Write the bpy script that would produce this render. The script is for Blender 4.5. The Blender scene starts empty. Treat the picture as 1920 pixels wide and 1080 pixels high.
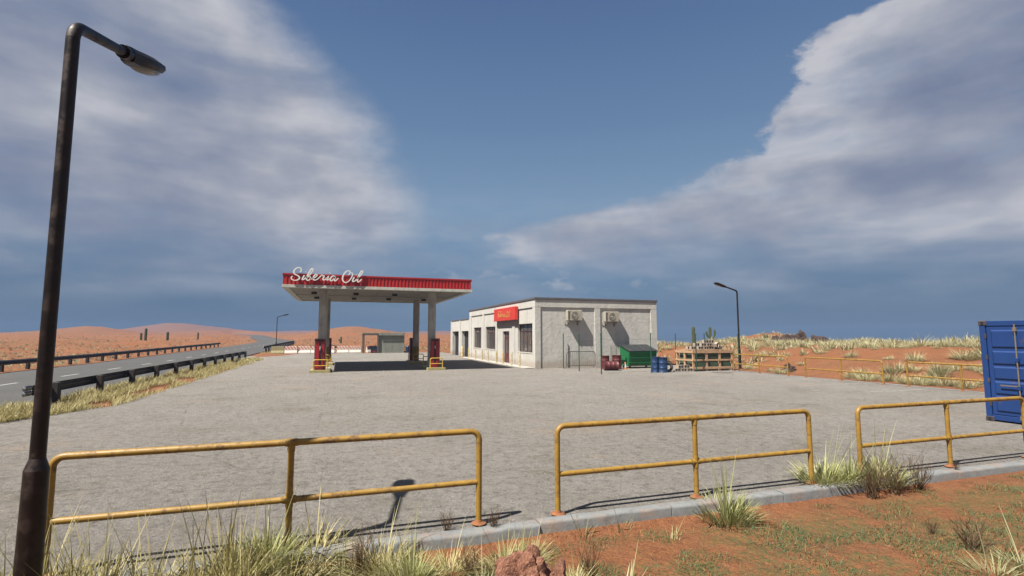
import bpy, bmesh, math, random
from mathutils import Vector, Matrix, noise
PI = math.pi
D = bpy.data
scn = bpy.context.scene
col = scn.collection
R = math.radians
random.seed(7)
YAW = R(18.63); PITCH = math.atan(90 / 960); CAMH = 2.2
sT, cT = math.sin(YAW), math.cos(YAW)

def bearing(t, d):
    """ground point at distance d ahead of the viewpoint, t = sideways tangent"""
    r = t * d
    return (r * cT + d * sT, -r * sT + d * cT)
def tang(x, y):
    f = x * sT + y * cT
    return (x * cT - y * sT) / max(f, 1e-3), f
def px(p): return (p - 960) / 963.0
def smooth(a, b, v):
    t = min(1, max(0, (v - a) / (b - a))); return t * t * (3 - 2 * t)
def mixf(a, b, t): return a + (b - a) * t

# ------------------------------------------------------------------ materials
class NT:
    def __init__(s, tree): s.t = tree
    def n(s, kind, **kw):
        nd = s.t.nodes.new(kind)
        for k, v in kw.items():
            if k in ('x',): continue
            setattr(nd, k, v)
        return nd
    def l(s, a, b): s.t.links.new(a, b)
    def math(s, op, a, b=None, c=None, clamp=False):
        nd = s.t.nodes.new('ShaderNodeMath'); nd.operation = op; nd.use_clamp = clamp
        for i, v in enumerate((a, b, c)):
            if v is None: continue
            if isinstance(v, (int, float)): nd.inputs[i].default_value = v
            else: s.l(v, nd.inputs[i])
        return nd.outputs[0]
    def ramp(s, fac, stops, interp='LINEAR'):
        nd = s.t.nodes.new('ShaderNodeValToRGB'); cr = nd.color_ramp; cr.interpolation = interp
        while len(cr.elements) < len(stops): cr.elements.new(0.5)
        for e, (p, c) in zip(cr.elements, stops):
            e.position = p
            e.color = (c, c, c, 1) if isinstance(c, (int, float)) else (*c, 1)
        s.l(fac, nd.inputs[0]); return nd.outputs[0]
    def mix(s, fac, a, b, mode='MIX'):
        nd = s.t.nodes.new('ShaderNodeMix'); nd.data_type = 'RGBA'; nd.blend_type = mode
        for ix, v in ((0, fac), (6, a), (7, b)):
            sock = nd.inputs[ix]
            if isinstance(v, (int, float)): sock.default_value = v if ix == 0 else (v, v, v, 1)
            elif isinstance(v, tuple): sock.default_value = (*v, 1)
            else: s.l(v, sock)
        return nd.outputs[2]
    def noise(s, vec, scale, detail=4, rough=.55, dist=0):
        nd = s.t.nodes.new('ShaderNodeTexNoise')
        nd.inputs['Scale'].default_value = scale; nd.inputs['Detail'].default_value = detail
        nd.inputs['Roughness'].default_value = rough; nd.inputs['Distortion'].default_value = dist
        if vec is not None: s.l(vec, nd.inputs['Vector'])
        return nd.outputs[0]
    def vor(s, vec, scale, feature='F1', out=0):
        nd = s.t.nodes.new('ShaderNodeTexVoronoi'); nd.feature = feature
        nd.inputs['Scale'].default_value = scale
        if vec is not None: s.l(vec, nd.inputs['Vector'])
        return nd.outputs[out]
    def mapping(s, vec, scale=(1, 1, 1), rot=(0, 0, 0), loc=(0, 0, 0)):
        nd = s.t.nodes.new('ShaderNodeMapping')
        nd.inputs['Scale'].default_value = scale; nd.inputs['Rotation'].default_value = rot
        nd.inputs['Location'].default_value = loc
        s.l(vec, nd.inputs['Vector']); return nd.outputs[0]
    def bump(s, h, strength, dist, prev=None):
        nd = s.t.nodes.new('ShaderNodeBump')
        nd.inputs['Strength'].default_value = strength; nd.inputs['Distance'].default_value = dist
        s.l(h, nd.inputs['Height'])
        if prev is not None: s.l(prev, nd.inputs['Normal'])
        return nd.outputs[0]

def newmat(name):
    m = D.materials.new(name); m.use_nodes = True
    t = NT(m.node_tree); b = m.node_tree.nodes['Principled BSDF']
    tc = t.n('ShaderNodeTexCoord').outputs['Object']
    return m, t, b, tc

def pmat(name, c1, c2, rough=.6, metal=0, scale=3, bump=.15, bscale=40, bdist=.005, stain=None, samt=.5, sscale=2, smin=.5, smax=.65, streak=1, spec=.5):
    """painted / plain surface: two tones mixed by noise, optional stains or rust"""
    m, t, b, tc = newmat(name)
    f = t.noise(tc, scale, 5, .6)
    f = t.ramp(f, [(.3, 0.0), (.7, 1.0)])
    c = t.mix(f, c1, c2)
    rr = None
    if stain:
        v = t.mapping(tc, scale=(1, 1, 1.0 / streak))
        s = t.noise(v, sscale, 8, .7)
        s = t.ramp(s, [(smin, 0.0), (smax, 1.0)])
        s = t.math('MULTIPLY', s, samt)
        c = t.mix(s, c, stain)
        rr = t.math('MULTIPLY_ADD', s, .9 - rough, rough)
        if metal:
            t.l(t.math('MULTIPLY_ADD', s, -metal, metal), b.inputs['Metallic'])
    t.l(c, b.inputs['Base Color'])
    b.inputs['Roughness'].default_value = rough; b.inputs['Metallic'].default_value = metal
    b.inputs['Specular IOR Level'].default_value = spec
    if rr is not None: t.l(rr, b.inputs['Roughness'])
    if bump:
        t.l(t.bump(t.noise(tc, bscale, 5, .6), bump, bdist), b.inputs['Normal'])
    return m

M = {}
M['yellow'] = pmat('worn_yellow_paint', (.41, .245, .035), (.31, .165, .024), .5, 0, 8, .3, 60, .003, (.11, .05, .02), .85, 9, .5, .66)
M['rust'] = pmat('rust', (.35, .13, .04), (.2, .07, .03), .85, 0, 10, .4, 60, .004)
M['lamp'] = pmat('lamp_brown_metal', (.015, .0105, .009), (.026, .015, .011), .4, .5, 7, .35, 45, .003, (.04, .016, .009), .8, 5, .48, .65)
M['lampglass'] = pmat('lamp_glass', (.16, .16, .16), (.2, .2, .2), .12, 0, 3, 0)
M['green_post'] = pmat('green_post', (.015, .07, .04), (.02, .09, .05), .5, 0, 5, .2, 40, .002, (.05, .04, .03), .6, 6)
M['wire'] = pmat('wire_metal', (.14, .16, .15), (.2, .22, .2), .5, .4, 8, 0)
M['galv'] = pmat('galvanised', (.2, .2, .18), (.28, .27, .24), .5, .5, 8, .2, 30, .002, (.13, .07, .04), .5, 5)
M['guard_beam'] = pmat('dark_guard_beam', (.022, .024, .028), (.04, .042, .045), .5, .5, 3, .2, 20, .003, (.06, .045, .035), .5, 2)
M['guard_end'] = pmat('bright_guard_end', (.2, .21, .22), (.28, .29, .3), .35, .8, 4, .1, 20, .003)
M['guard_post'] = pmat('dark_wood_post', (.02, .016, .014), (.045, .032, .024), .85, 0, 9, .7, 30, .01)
M['stucco'] = None
M['coping'] = pmat('roof_coping', (.09, .09, .1), (.13, .12, .13), .7, 0, 4, .4, 20, .01, (.1, .05, .05), .6, 1.5)
M['white_trim'] = pmat('canopy_white_edge', (.62, .61, .53), (.52, .51, .45), .6, 0, 3, .3, 30, .003, (.22, .2, .15), .5, 2.5, .5, .7)
M['soffit'] = pmat('soffit', (.36, .34, .3), (.3, .28, .25), .75, 0, 1.2, .2, 20, .003, (.2, .17, .13), .4, 1.3)
M['red_fascia'] = pmat('red_fascia', (.5, .02, .02), (.42, .016, .016), .42, 0, 2, .1, 20, .002, (.13, .02, .02), .5, 2.4, .5, .72, 3)
M['pump_red'] = pmat('pump_red', (.33, .012, .016), (.24, .01, .014), .45, 0, 4, .15, 30, .002, (.09, .02, .02), .7, 4, .5, .7)
M['pump_grey'] = pmat('pump_grey', (.3, .28, .26), (.22, .21, .2), .55, .1, 4, .15, 30, .002, (.15, .09, .06), .5, 4)
M['black'] = pmat('black_plastic', (.012, .012, .013), (.02, .02, .02), .45, 0, 6, .1, 40, .002)
M['white_plastic'] = pmat('white_plastic', (.6, .6, .58), (.5, .5, .48), .4, 0, 6, 0)
M['letter'] = pmat('white_letters', (.95, .93, .86), (.85, .83, .76), .5, 0, 6, .1, 30, .002)
M['conc_col'] = pmat('concrete_column', (.55, .52, .46), (.46, .43, .38), .8, 0, 2.2, .4, 26, .006, (.11, .1, .09), .6, 2.5, .5, .7, 3)
M['yellow_band'] = pmat('yellow_band', (.3, .22, .04), (.2, .16, .05), .7, 0, 4, .3, 26, .005, (.1, .09, .07), .7, 4)
M['pad_yellow'] = pmat('pad_yellow', (.5, .42, .14), (.4, .35, .16), .8, 0, 6, .4, 30, .006, (.22, .2, .17), .8, 7, .48, .62)
M['sign_red'] = pmat('sign_red', (.7, .05, .03), (.62, .04, .03), .45, 0, 2, 0)
M['sign_gold'] = pmat('sign_gold', (.8, .42, .12), (.75, .38, .1), .5, 0, 2, 0)
M['frame'] = pmat('brown_frame', (.09, .03, .025), (.06, .022, .02), .5, 0, 6, .15, 30, .002)
M['door_red'] = pmat('door_wood', (.17, .04, .028), (.11, .028, .02), .5, 0, 5, .3, 20, .003)
M['shutter'] = pmat('dark_shutter', (.022, .024, .03), (.032, .034, .04), .6, .2, 2, .1, 20, .002)
M['blind'] = pmat('blinds', (.075, .062, .06), (.05, .042, .042), .8, 0, 3, 0)
M['ac'] = pmat('ac_casing', (.5, .45, .36), (.42, .38, .3), .5, 0, 4, .1, 30, .002, (.25, .15, .08), .5, 5, .52, .68)
M['ac_dark'] = pmat('ac_grille', (.07, .06, .05), (.09, .075, .06), .6, .2, 6, 0)
M['bin_green'] = pmat('dumpster_green', (.012, .19, .06), (.01, .15, .05), .42, .1, 3, .2, 25, .003, (.1, .07, .03), .6, 3.5, .54, .68)
M['bin_lid'] = pmat('dumpster_lid', (.02, .024, .024), (.035, .04, .04), .6, 0, 2, .3, 20, .004)
M['drum_red'] = pmat('drum_red', (.14, .02, .022), (.1, .015, .018), .5, .15, 4, .25, 30, .003, (.12, .05, .03), .7, 5, .5, .66)
M['drum_blue'] = pmat('drum_blue', (.012, .055, .16), (.01, .042, .13), .42, .1, 4, .2, 30, .003, (.06, .05, .05), .5, 5)
M['cont_blue'] = pmat('container_blue', (.014, .055, .21), (.012, .047, .18), .45, .1, 1.5, .15, 14, .004, (.1, .05, .03), .7, 4, .6, .7)
M['cont_casting'] = pmat('container_casting', (.06, .05, .06), (.1, .08, .08), .6, .3, 6, .4, 30, .004, (.12, .05, .03), .7, 6)
M['cont_rod'] = pmat('container_rod', (.3, .26, .2), (.22, .18, .13), .5, .4, 7, .2, 40, .002, (.18, .09, .05), .7, 7)
M['plank'] = pmat('crate_wood', (.6, .38, .22), (.46, .27, .15), .8, 0, 5, .5, 24, .006, (.2, .12, .08), .5, 6)
M['bale'] = pmat('green_tarp', (.07, .11, .065), (.045, .08, .05), .65, 0, 5, .7, 9, .03)
M['block'] = pmat('cinder_block', (.46, .39, .32), (.34, .28, .23), .95, 0, 7, .6, 60, .006)
M['barrier_white'] = None
M['barrier_yellow'] = pmat('barrier_faded_yellow', (.38, .34, .15), (.3, .27, .14), .7, 0, 4, .2, 20, .005, (.3, .14, .08), .4, 6)
M['corr'] = pmat('corrugated_grey', (.34, .35, .29), (.26, .27, .23), .6, .2, 2, .2, 20, .004, (.12, .1, .08), .5, 3, .5, .7, 4)
M['timber'] = pmat('grey_timber', (.14, .12, .1), (.1, .085, .07), .85, 0, 6, .4, 20, .006)
M['navy'] = pmat('navy_plastic', (.01, .022, .06), (.008, .016, .045), .5, 0, 4, .1, 20, .002)
M['orange'] = pmat('orange_plastic', (.6, .22, .06), (.5, .18, .05), .6, 0, 4, 0)
M['tyre'] = pmat('tyre_rubber', (.03, .03, .03), (.05, .048, .045), .85, 0, 8, .3, 30, .004)
M['cactus'] = pmat('cactus_green', (.07, .09, .03), (.045, .065, .025), .75, 0, 6, .5, 30, .01, (.16, .13, .06), .6, 5)
M['rock_red'] = pmat('red_rock', (.27, .115, .065), (.14, .05, .03), .9, 0, 5, .9, 14, .03, (.5, .24, .14), .7, 9, .48, .62)
M['rock_dark'] = pmat('dark_rock', (.028, .02, .018), (.06, .033, .025), .95, 0, 2.5, .9, 6, .06, (.2, .1, .06), .6, 5)
M['paint_line'] = pmat('road_paint', (.6, .6, .57), (.45, .45, .42), .7, 0, 5, .2, 30, .003, (.12, .12, .12), .7, 9, .48, .6)
M['faded_line'] = pmat('faded_line', (.36, .35, .31), (.28, .27, .24), .85, 0, 3, .3, 30, .003, (.26, .25, .23), .9, 3, .4, .6)
M['cover'] = pmat('iron_cover', (.13, .12, .1), (.18, .16, .13), .7, .1, 6, .4, 40, .003)
M['kerb'] = None

def mk_stucco():
    m, t, b, tc = newmat('white_stucco')
    f = t.ramp(t.noise(tc, .9, 6, .65), [(.3, 0.0), (.7, 1.0)])
    c = t.mix(f, (.66, .635, .58), (.57, .55, .5))
    sv = t.mapping(tc, scale=(1, 1, .22))
    s = t.ramp(t.noise(sv, 2.6, 8, .72), [(.5, 0.0), (.72, .6)])
    c = t.mix(s, c, (.36, .33, .28))
    g = t.ramp(t.noise(tc, 9, 6, .7), [(.58, 0.0), (.7, .6)])
    c = t.mix(g, c, (.42, .38, .32))
    # splash-back dirt near the ground, a mark of its own on the wall
    z = t.n('ShaderNodeSeparateXYZ'); t.l(tc, z.inputs[0])
    zz = t.math('ADD', z.outputs[2], t.math('MULTIPLY', t.noise(tc, 2.2, 5, .6), -.6))
    low = t.ramp(zz, [(0.0, .7), (.35, 0.0)])
    c = t.mix(low, c, (.4, .33, .26))
    t.l(c, b.inputs['Base Color']); b.inputs['Roughness'].default_value = .9
    n1 = t.bump(t.noise(tc, 5, 4, .6), .55, .04)
    t.l(t.bump(t.noise(tc, 45, 5, .65), .4, .008, n1), b.inputs['Normal'])
    return m
M['stucco'] = mk_stucco()

def mk_barrier():
    m, t, b, tc = newmat('striped_barrier_plastic')
    s = t.n('ShaderNodeSeparateXYZ'); t.l(tc, s.inputs[0])
    d = t.math('FRACT', t.math('MULTIPLY', t.math('ADD', s.outputs[0], t.math('MULTIPLY', s.outputs[2], .75)), 2.8))
    st = t.math('GREATER_THAN', d, .5)
    up = t.math('GREATER_THAN', s.outputs[2], .5)
    wear = t.ramp(t.noise(tc, 6, 6, .7), [(.4, 1.0), (.75, .6)])
    f = t.math('MULTIPLY', t.math('MULTIPLY', st, up), wear)
    c = t.mix(f, (.74, .68, .6), (.6, .13, .07))
    dirt = t.ramp(t.noise(tc, 3, 6, .7), [(.55, 0.0), (.72, .5)])
    c = t.mix(dirt, c, (.4, .3, .22))
    t.l(c, b.inputs['Base Color']); b.inputs['Roughness'].default_value = .65
    return m
M['barrier_white'] = mk_barrier()

def mk_lot():
    m, t, b, tc = newmat('worn_concrete_lot')
    big = t.ramp(t.noise(tc, .16, 5, .6), [(.3, 0.0), (.7, 1.0)])
    c = t.mix(big, (.24, .217, .192), (.29, .268, .24))
    med = t.ramp(t.noise(tc, 1.1, 7, .68, .5), [(.35, 0.0), (.65, 1.0)])
    c = t.mix(t.math('MULTIPLY', med, .5), c, (.195, .172, .145))
    # brownish stains where oil and water stood
    st = t.math('MULTIPLY', t.ramp(t.noise(tc, .4, 7, .75), [(.53, 0.0), (.68, 1.0)]), .62)
    c = t.mix(st, c, (.14, .122, .082))
    # exposed aggregate
    wv = t.n('ShaderNodeVectorMath', operation='ADD'); t.l(tc, wv.inputs[0])
    nv = t.n('ShaderNodeTexNoise'); nv.inputs['Scale'].default_value = 4; t.l(tc, nv.inputs['Vector'])
    sc = t.n('ShaderNodeVectorMath', operation='SCALE'); t.l(nv.outputs[1], sc.inputs[0]); sc.inputs['Scale'].default_value = .03
    t.l(sc.outputs[0], wv.inputs[1])
    w = wv.outputs[0]
    n1 = t.noise(w, 8, 8, .75, 0)
    pits = t.ramp(n1, [(.35, 1.0), (.44, 0.0)])
    c = t.mix(t.math('MULTIPLY', pits, .75), c, (.09, .078, .06))
    n2 = t.noise(w, 22, 4, .7, 0)
    chips = t.math('MULTIPLY', t.ramp(n2, [(.3, 1.0), (.38, 0.0)]), t.ramp(t.noise(tc, .7, 4, .6), [(.4, .25), (.6, 1.0)]))
    c = t.mix(t.math('MULTIPLY', chips, .8), c, (.06, .052, .042))
    hi = t.ramp(n2, [(.6, 0.0), (.72, .6)])
    c = t.mix(hi, c, (.42, .39, .345))
    v1 = t.vor(w, 16)
    agg = t.ramp(v1, [(.12, 1.0), (.4, 0.0)])
    vc = t.ramp(t.vor(w, 16, out=1), [(.5, 0.0), (.85, .55)])
    c = t.mix(t.math('MULTIPLY', agg, vc), c, (.42, .39, .34))
    fine = t.ramp(t.noise(tc, 42, 6, .75), [(.35, .66), (.65, 1.26)])
    c = t.mix(1.0, c, fine, 'MULTIPLY')
    coarse = t.ramp(t.noise(tc, 5.5, 9, .8), [(.36, .62), (.5, 1.0), (.66, 1.14)])
    c = t.mix(1.0, c, coarse, 'MULTIPLY')
    # long cracks and sealed joints in the slab
    cr = t.math('MULTIPLY', t.ramp(t.vor(t.mapping(w, scale=(1, .8, 1)), .16, 'DISTANCE_TO_EDGE'), [(0.0, .55), (.0045, 0.0)]), t.ramp(t.noise(tc, .5, 3, .6), [(.45, 0.0), (.6, 1.0)]))
    c = t.mix(cr, c, (.08, .07, .06))
    # sand blown in along the edges: thin ochre film in patches
    sd = t.ramp(t.noise(tc, .28, 7, .7), [(.56, 0.0), (.7, .4)])
    c = t.mix(sd, c, (.34, .25, .17))
    t.l(c, b.inputs['Base Color']); b.inputs['Roughness'].default_value = .9
    b.inputs['Specular IOR Level'].default_value = .25
    bn = t.bump(t.noise(tc, 2.2, 5, .6), .5, .05)
    bn = t.bump(n1, 1.0, .09, bn)
    bn = t.bump(n2, .9, .03, bn)
    bn = t.bump(v1, .35, .02, bn)
    bn = t.bump(t.noise(tc, 48, 5, .7), .6, .01, bn)
    t.l(bn, b.inputs['Normal'])
    return m
M['lot'] = mk_lot()

def mk_road():
    m, t, b, tc = newmat('road_asphalt')
    f = t.ramp(t.noise(tc, .3, 5, .6), [(.3, 0.0), (.7, 1.0)])
    c = t.mix(f, (.07, .067, .061), (.088, .084, .077))
    g = t.ramp(t.noise(tc, 40, 5, .7), [(.35, .75), (.65, 1.25)])
    c = t.mix(1.0, c, g, 'MULTIPLY')
    k = t.ramp(t.noise(tc, 1.6, 9, .75, 1.2), [(.47, 0.0), (.5, .5), (.53, 0.0)])
    c = t.mix(t.math('MULTIPLY', k, .35), c, (.035, .035, .035))
    t.l(c, b.inputs['Base Color']); b.inputs['Roughness'].default_value = .85
    t.l(t.bump(t.noise(tc, 50, 4, .7), .5, .01), b.inputs['Normal'])
    return m
M['road'] = mk_road()

def mk_soil():
    m, t, b, tc = newmat('desert_soil')
    big = t.ramp(t.noise(tc, .05, 6, .6), [(.3, 0.0), (.7, 1.0)])
    c = t.mix(big, (.31, .125, .056), (.34, .152, .075))
    b2 = t.ramp(t.noise(tc, .021, 9, .72), [(.46, 0.0), (.62, .7)])
    c = t.mix(b2, c, (.24, .14, .075))
    b3 = t.ramp(t.noise(tc, .35, 9, .85), [(.5, 0.0), (.6, .65)])
    c = t.mix(b3, c, (.2, .11, .058))
    m1 = t.ramp(t.noise(tc, .9, 8, .7), [(.35, 0.0), (.68, 1.0)])
    c = t.mix(t.math('MULTIPLY', m1, .6), c, (.25, .1, .045))
    dark = t.ramp(t.noise(tc, 6, 8, .75), [(.28, .75), (.44, 0.0)])
    c = t.mix(dark, c, (.11, .045, .025))
    lite = t.ramp(t.noise(tc, 3.3, 8, .75), [(.58, 0.0), (.74, .6)])
    c = t.mix(lite, c, (.42, .24, .125))
    # low moss and weeds in patches on the soil
    sx = t.n('ShaderNodeSeparateXYZ'); t.l(tc, sx.inputs[0])
    near = t.ramp(t.math('MULTIPLY', sx.outputs[1], .1), [(.50, 1.0), (.56, 0.0)])
    gp = t.ramp(t.noise(tc, 1.3, 7, .7), [(.44, 0.0), (.55, 1.0)])
    gf = t.ramp(t.noise(tc, 16, 6, .8), [(.42, 0.0), (.54, 1.0)])
    gm = t.math('MULTIPLY', t.math('MULTIPLY', gp, gf), near)
    c = t.mix(t.math('MULTIPLY', gm, .75), c, (.11, .145, .055))
    oc = t.ramp(t.noise(tc, 11, 6, .7), [(.56, 0.0), (.68, .7)])
    c = t.mix(t.math('MULTIPLY', oc, near), c, (.42, .2, .055))
    fine = t.ramp(t.noise(tc, 55, 6, .75), [(.3, .72), (.7, 1.25)])
    c = t.mix(1.0, c, fine, 'MULTIPLY')
    t.l(c, b.inputs['Base Color']); b.inputs['Roughness'].default_value = .95
    b.inputs['Specular IOR Level'].default_value = .15
    bn = t.bump(t.noise(tc, .5, 8, .72), .9, .5)
    bn = t.bump(t.noise(tc, 3, 7, .7), .9, .09, bn)
    bn = t.bump(t.noise(tc, 30, 7, .75), .8, .018, bn)
    t.l(bn, b.inputs['Normal'])
    return m
M['soil'] = mk_soil()

def mk_kerb():
    m, t, b, tc = newmat('kerb_stone')
    f = t.ramp(t.noise(tc, 1.5, 6, .65), [(.3, 0.0), (.7, 1.0)])
    c = t.mix(f, (.235, .245, .24), (.185, .19, .19))
    d = t.ramp(t.noise(tc, 9, 9, .8), [(.34, .85), (.52, 0.0)])
    c = t.mix(d, c, (.14, .13, .12))
    o = t.ramp(t.noise(tc, 2.4, 8, .75), [(.5, 0.0), (.68, .65)])
    c = t.mix(o, c, (.33, .2, .13))
    t.l(c, b.inputs['Base Color']); b.inputs['Roughness'].default_value = .9
    bn = t.bump(t.noise(tc, 9, 6, .7), .5, .02)
    t.l(t.bump(t.noise(tc, 60, 6, .7), .5, .006, bn), b.inputs['Normal'])
    return m
M['kerb'] = mk_kerb()

def mk_grass(name, stops):
    m, t, b, tc = newmat(name)
    g = t.n('ShaderNodeNewGeometry')
    c = t.ramp(g.outputs['Random Per Island'], stops)
    oi = t.n('ShaderNodeObjectInfo')
    k = t.math('MULTIPLY_ADD', oi.outputs['Random'], .35, .82)
    c = t.mix(1.0, c, k, 'MULTIPLY')
    t.l(c, b.inputs['Base Color']); b.inputs['Roughness'].default_value = .6
    b.inputs['Specular IOR Level'].default_value = .3
    tr = t.n('ShaderNodeBsdfTranslucent'); t.l(c, tr.inputs[0])
    mx = t.n('ShaderNodeMixShader'); mx.inputs[0].default_value = .3
    out = m.node_tree.nodes['Material Output']
    t.l(b.outputs[0], mx.inputs[1]); t.l(tr.outputs[0], mx.inputs[2]); t.l(mx.outputs[0], out.inputs[0])
    return m
M['g_green'] = mk_grass('green_yellow_grass', [(0, (.24, .2, .07)), (.3, (.4, .35, .13)), (.65, (.56, .49, .22)), (1, (.7, .61, .35))])
M['g_pale'] = mk_grass('pale_straw_grass', [(0, (.34, .34, .14)), (.5, (.46, .44, .21)), (1, (.62, .57, .35))])
M['g_brown'] = mk_grass('dry_brown_twigs', [(0, (.07, .04, .025)), (.5, (.16, .095, .05)), (1, (.28, .19, .1))])
M['g_mix'] = mk_grass('yellow_green_grass', [(0, (.28, .31, .09)), (.4, (.44, .46, .17)), (.8, (.6, .57, .28)), (1, (.72, .66, .42))])
M['g_strip'] = mk_grass('roadside_grass', [(0, (.22, .2, .07)), (.4, (.42, .36, .14)), (1, (.7, .6, .32))])
M['g_weed'] = mk_grass('low_weed', [(0, (.06, .13, .05)), (.6, (.12, .2, .08)), (.85, (.26, .22, .08)), (1, (.5, .26, .08))])
M['g_field'] = mk_grass('field_grass', [(0, (.3, .27, .12)), (.3, (.52, .48, .25)), (1, (.78, .72, .46))])

def mk_glass():
    m, t, b, tc = newmat('window_glass')
    b.inputs['Base Color'].default_value = (.5, .47, .45, 1)
    b.inputs['Roughness'].default_value = .06
    b.inputs['Transmission Weight'].default_value = .9
    b.inputs['IOR'].default_value = 1.25
    return m
M['glass'] = mk_glass()
M['frame_dark'] = pmat('dark_steel', (.07, .068, .06), (.12, .11, .095), .55, .3, 8, 0)

# ------------------------------------------------------------------ mesh helper
class MB:
    def __init__(s): s.bm = bmesh.new()
    def box(s, x0, x1, y0, y1, z0, z1):
        v = [s.bm.verts.new(p) for p in ((x0,y0,z0),(x1,y0,z0),(x1,y1,z0),(x0,y1,z0),(x0,y0,z1),(x1,y0,z1),(x1,y1,z1),(x0,y1,z1))]
        for f in ((0,3,2,1),(4,5,6,7),(0,1,5,4),(1,2,6,5),(2,3,7,6),(3,0,4,7)):
            s.bm.faces.new([v[i] for i in f])
        return s
    def boxm(s, mat, sx, sy, sz):
        v = [s.bm.verts.new(mat @ Vector(p)) for p in ((-sx,-sy,-sz),(sx,-sy,-sz),(sx,sy,-sz),(-sx,sy,-sz),(-sx,-sy,sz),(sx,-sy,sz),(sx,sy,sz),(-sx,sy,sz))]
        for f in ((0,3,2,1),(4,5,6,7),(0,1,5,4),(1,2,6,5),(2,3,7,6),(3,0,4,7)):
            s.bm.faces.new([v[i] for i in f])
        return s
    def tube(s, pts, r, seg=10, cap=True, squash=None):
        pts = [Vector(p) for p in pts]
        n = len(pts); rad = r if isinstance(r, (list, tuple)) else [r] * n
        rings = []; up = None
        for i, p in enumerate(pts):
            d = (pts[min(i+1, n-1)] - pts[max(i-1, 0)])
            if d.length < 1e-9: d = Vector((0, 0, 1))
            d.normalize()
            if up is None:
                up = Vector((0, 0, 1)) if abs(d.z) < .9 else Vector((1, 0, 0))
                a = d.cross(up).normalized()
            else:
                a = (a - d * a.dot(d))
                if a.length < 1e-6: a = d.orthogonal()
                a.normalize()
            b = d.cross(a)
            ring = []
            for k in range(seg):
                an = 2 * PI * k / seg
                q = a * math.cos(an) * rad[i] + b * math.sin(an) * rad[i]
                if squash: q = Vector((q.x * squash[0], q.y * squash[1], q.z * squash[2]))
                ring.append(s.bm.verts.new(p + q))
            rings.append(ring)
        for i in range(n - 1):
            for k in range(seg):
                k2 = (k + 1) % seg
                s.bm.faces.new((rings[i][k], rings[i][k2], rings[i+1][k2], rings[i+1][k]))
        if cap and seg > 2:
            s.bm.faces.new(list(reversed(rings[0]))); s.bm.faces.new(rings[-1])
        return s
    def lathe(s, prof, seg=24, c=(0, 0, 0), capb=True, capt=True):
        rings = []
        for (r, z) in prof:
            rings.append([s.bm.verts.new((c[0] + r * math.cos(2*PI*k/seg), c[1] + r * math.sin(2*PI*k/seg), c[2] + z)) for k in range(seg)])
        for i in range(len(prof) - 1):
            for k in range(seg):
                k2 = (k + 1) % seg
                s.bm.faces.new((rings[i][k], rings[i][k2], rings[i+1][k2], rings[i+1][k]))
        if capb: s.bm.faces.new(list(reversed(rings[0])))
        if capt: s.bm.faces.new(rings[-1])
        return s
    def prism(s, poly, axis, a0, a1):
        """extrude a closed 2-D outline along an axis"""
        def P(u, v, w):
            return {'x': (w, u, v), 'y': (u, w, v), 'z': (u, v, w)}[axis]
        A = [s.bm.verts.new(P(u, v, a0)) for u, v in poly]
        B = [s.bm.verts.new(P(u, v, a1)) for u, v in poly]
        n = len(poly)
        for i in range(n):
            j = (i + 1) % n
            s.bm.faces.new((A[i], A[j], B[j], B[i]))
        s.bm.faces.new(A); s.bm.faces.new(list(reversed(B)))
        return s
    def build(s, name, mat, parent=None, loc=None, smooth=False, bevel=0, angle=.7, rot=None):
        bm = s.bm
        bmesh.ops.recalc_face_normals(bm, faces=bm.faces[:])
        if bevel:
            es = [e for e in bm.edges if len(e.link_faces) == 2 and e.calc_face_angle(0) > .6]
            try: bmesh.ops.bevel(bm, geom=es, offset=bevel, segments=1, affect='EDGES', clamp_overlap=True)
            except Exception: pass
        me = D.meshes.new(name); bm.to_mesh(me); bm.free()
        if smooth:
            for p in me.polygons: p.use_smooth = True
            try: me.set_sharp_from_angle(angle=angle)
            except Exception: pass
        me.materials.append(mat)
        o = D.objects.new(name, me); col.objects.link(o)
        if parent is not None: o.parent = parent
        if loc is not None: o.location = loc
        if rot is not None: o.rotation_euler = rot
        return o

def split_build(g, name, mat, parent=None, loc=None, **kw):
    """each loose piece becomes an object of its own"""
    bm = g.bm; seen = set(); isl = []
    bm.verts.ensure_lookup_table()
    for v in bm.verts:
        if v in seen: continue
        st = [v]; seen.add(v); grp = []
        while st:
            u = st.pop(); grp.append(u)
            for e in u.link_edges:
                w_ = e.other_vert(u)
                if w_ not in seen: seen.add(w_); st.append(w_)
        isl.append(grp)
    out = []
    for grp in isl:
        m = MB(); mp = {u: m.bm.verts.new(u.co) for u in grp}; fs = set()
        for u in grp:
            for f in u.link_faces: fs.add(f)
        for f in fs: m.bm.faces.new([mp[u] for u in f.verts])
        out.append(m.build(name, mat, parent, loc, **kw))
    bm.free(); return out

def tag(o, label=None, cat=None, group=None, kind=None):
    if label: o['label'] = label
    if cat: o['category'] = cat
    if group: o['group'] = group
    if kind: o['kind'] = kind
    return o
def thing(name, label, cat, loc=(0, 0, 0), rz=0, group=None):
    o = D.objects.new(name, None); col.objects.link(o)
    o.empty_display_size = .2
    o.location = loc; o.rotation_euler = (0, 0, rz)
    return tag(o, label, cat, group)
def dup(root, loc, rz=0, label=None, group=None, scale=None):
    def cp(o, par):
        c = o.copy(); col.objects.link(c); c.parent = par
        for ch in kids.get(o.name, []): cp(ch, c)
        return c
    kids = {}
    for ch in root.children:
        kids.setdefault(root.name, []).append(ch)
        for g in ch.children: kids.setdefault(ch.name, []).append(g)
    r = cp(root, None); r.location = loc; r.rotation_euler = (0, 0, rz)
    if scale: r.scale = (scale,) * 3 if isinstance(scale, (int, float)) else scale
    if label: r['label'] = label
    if group: r['group'] = group
    return r

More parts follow.
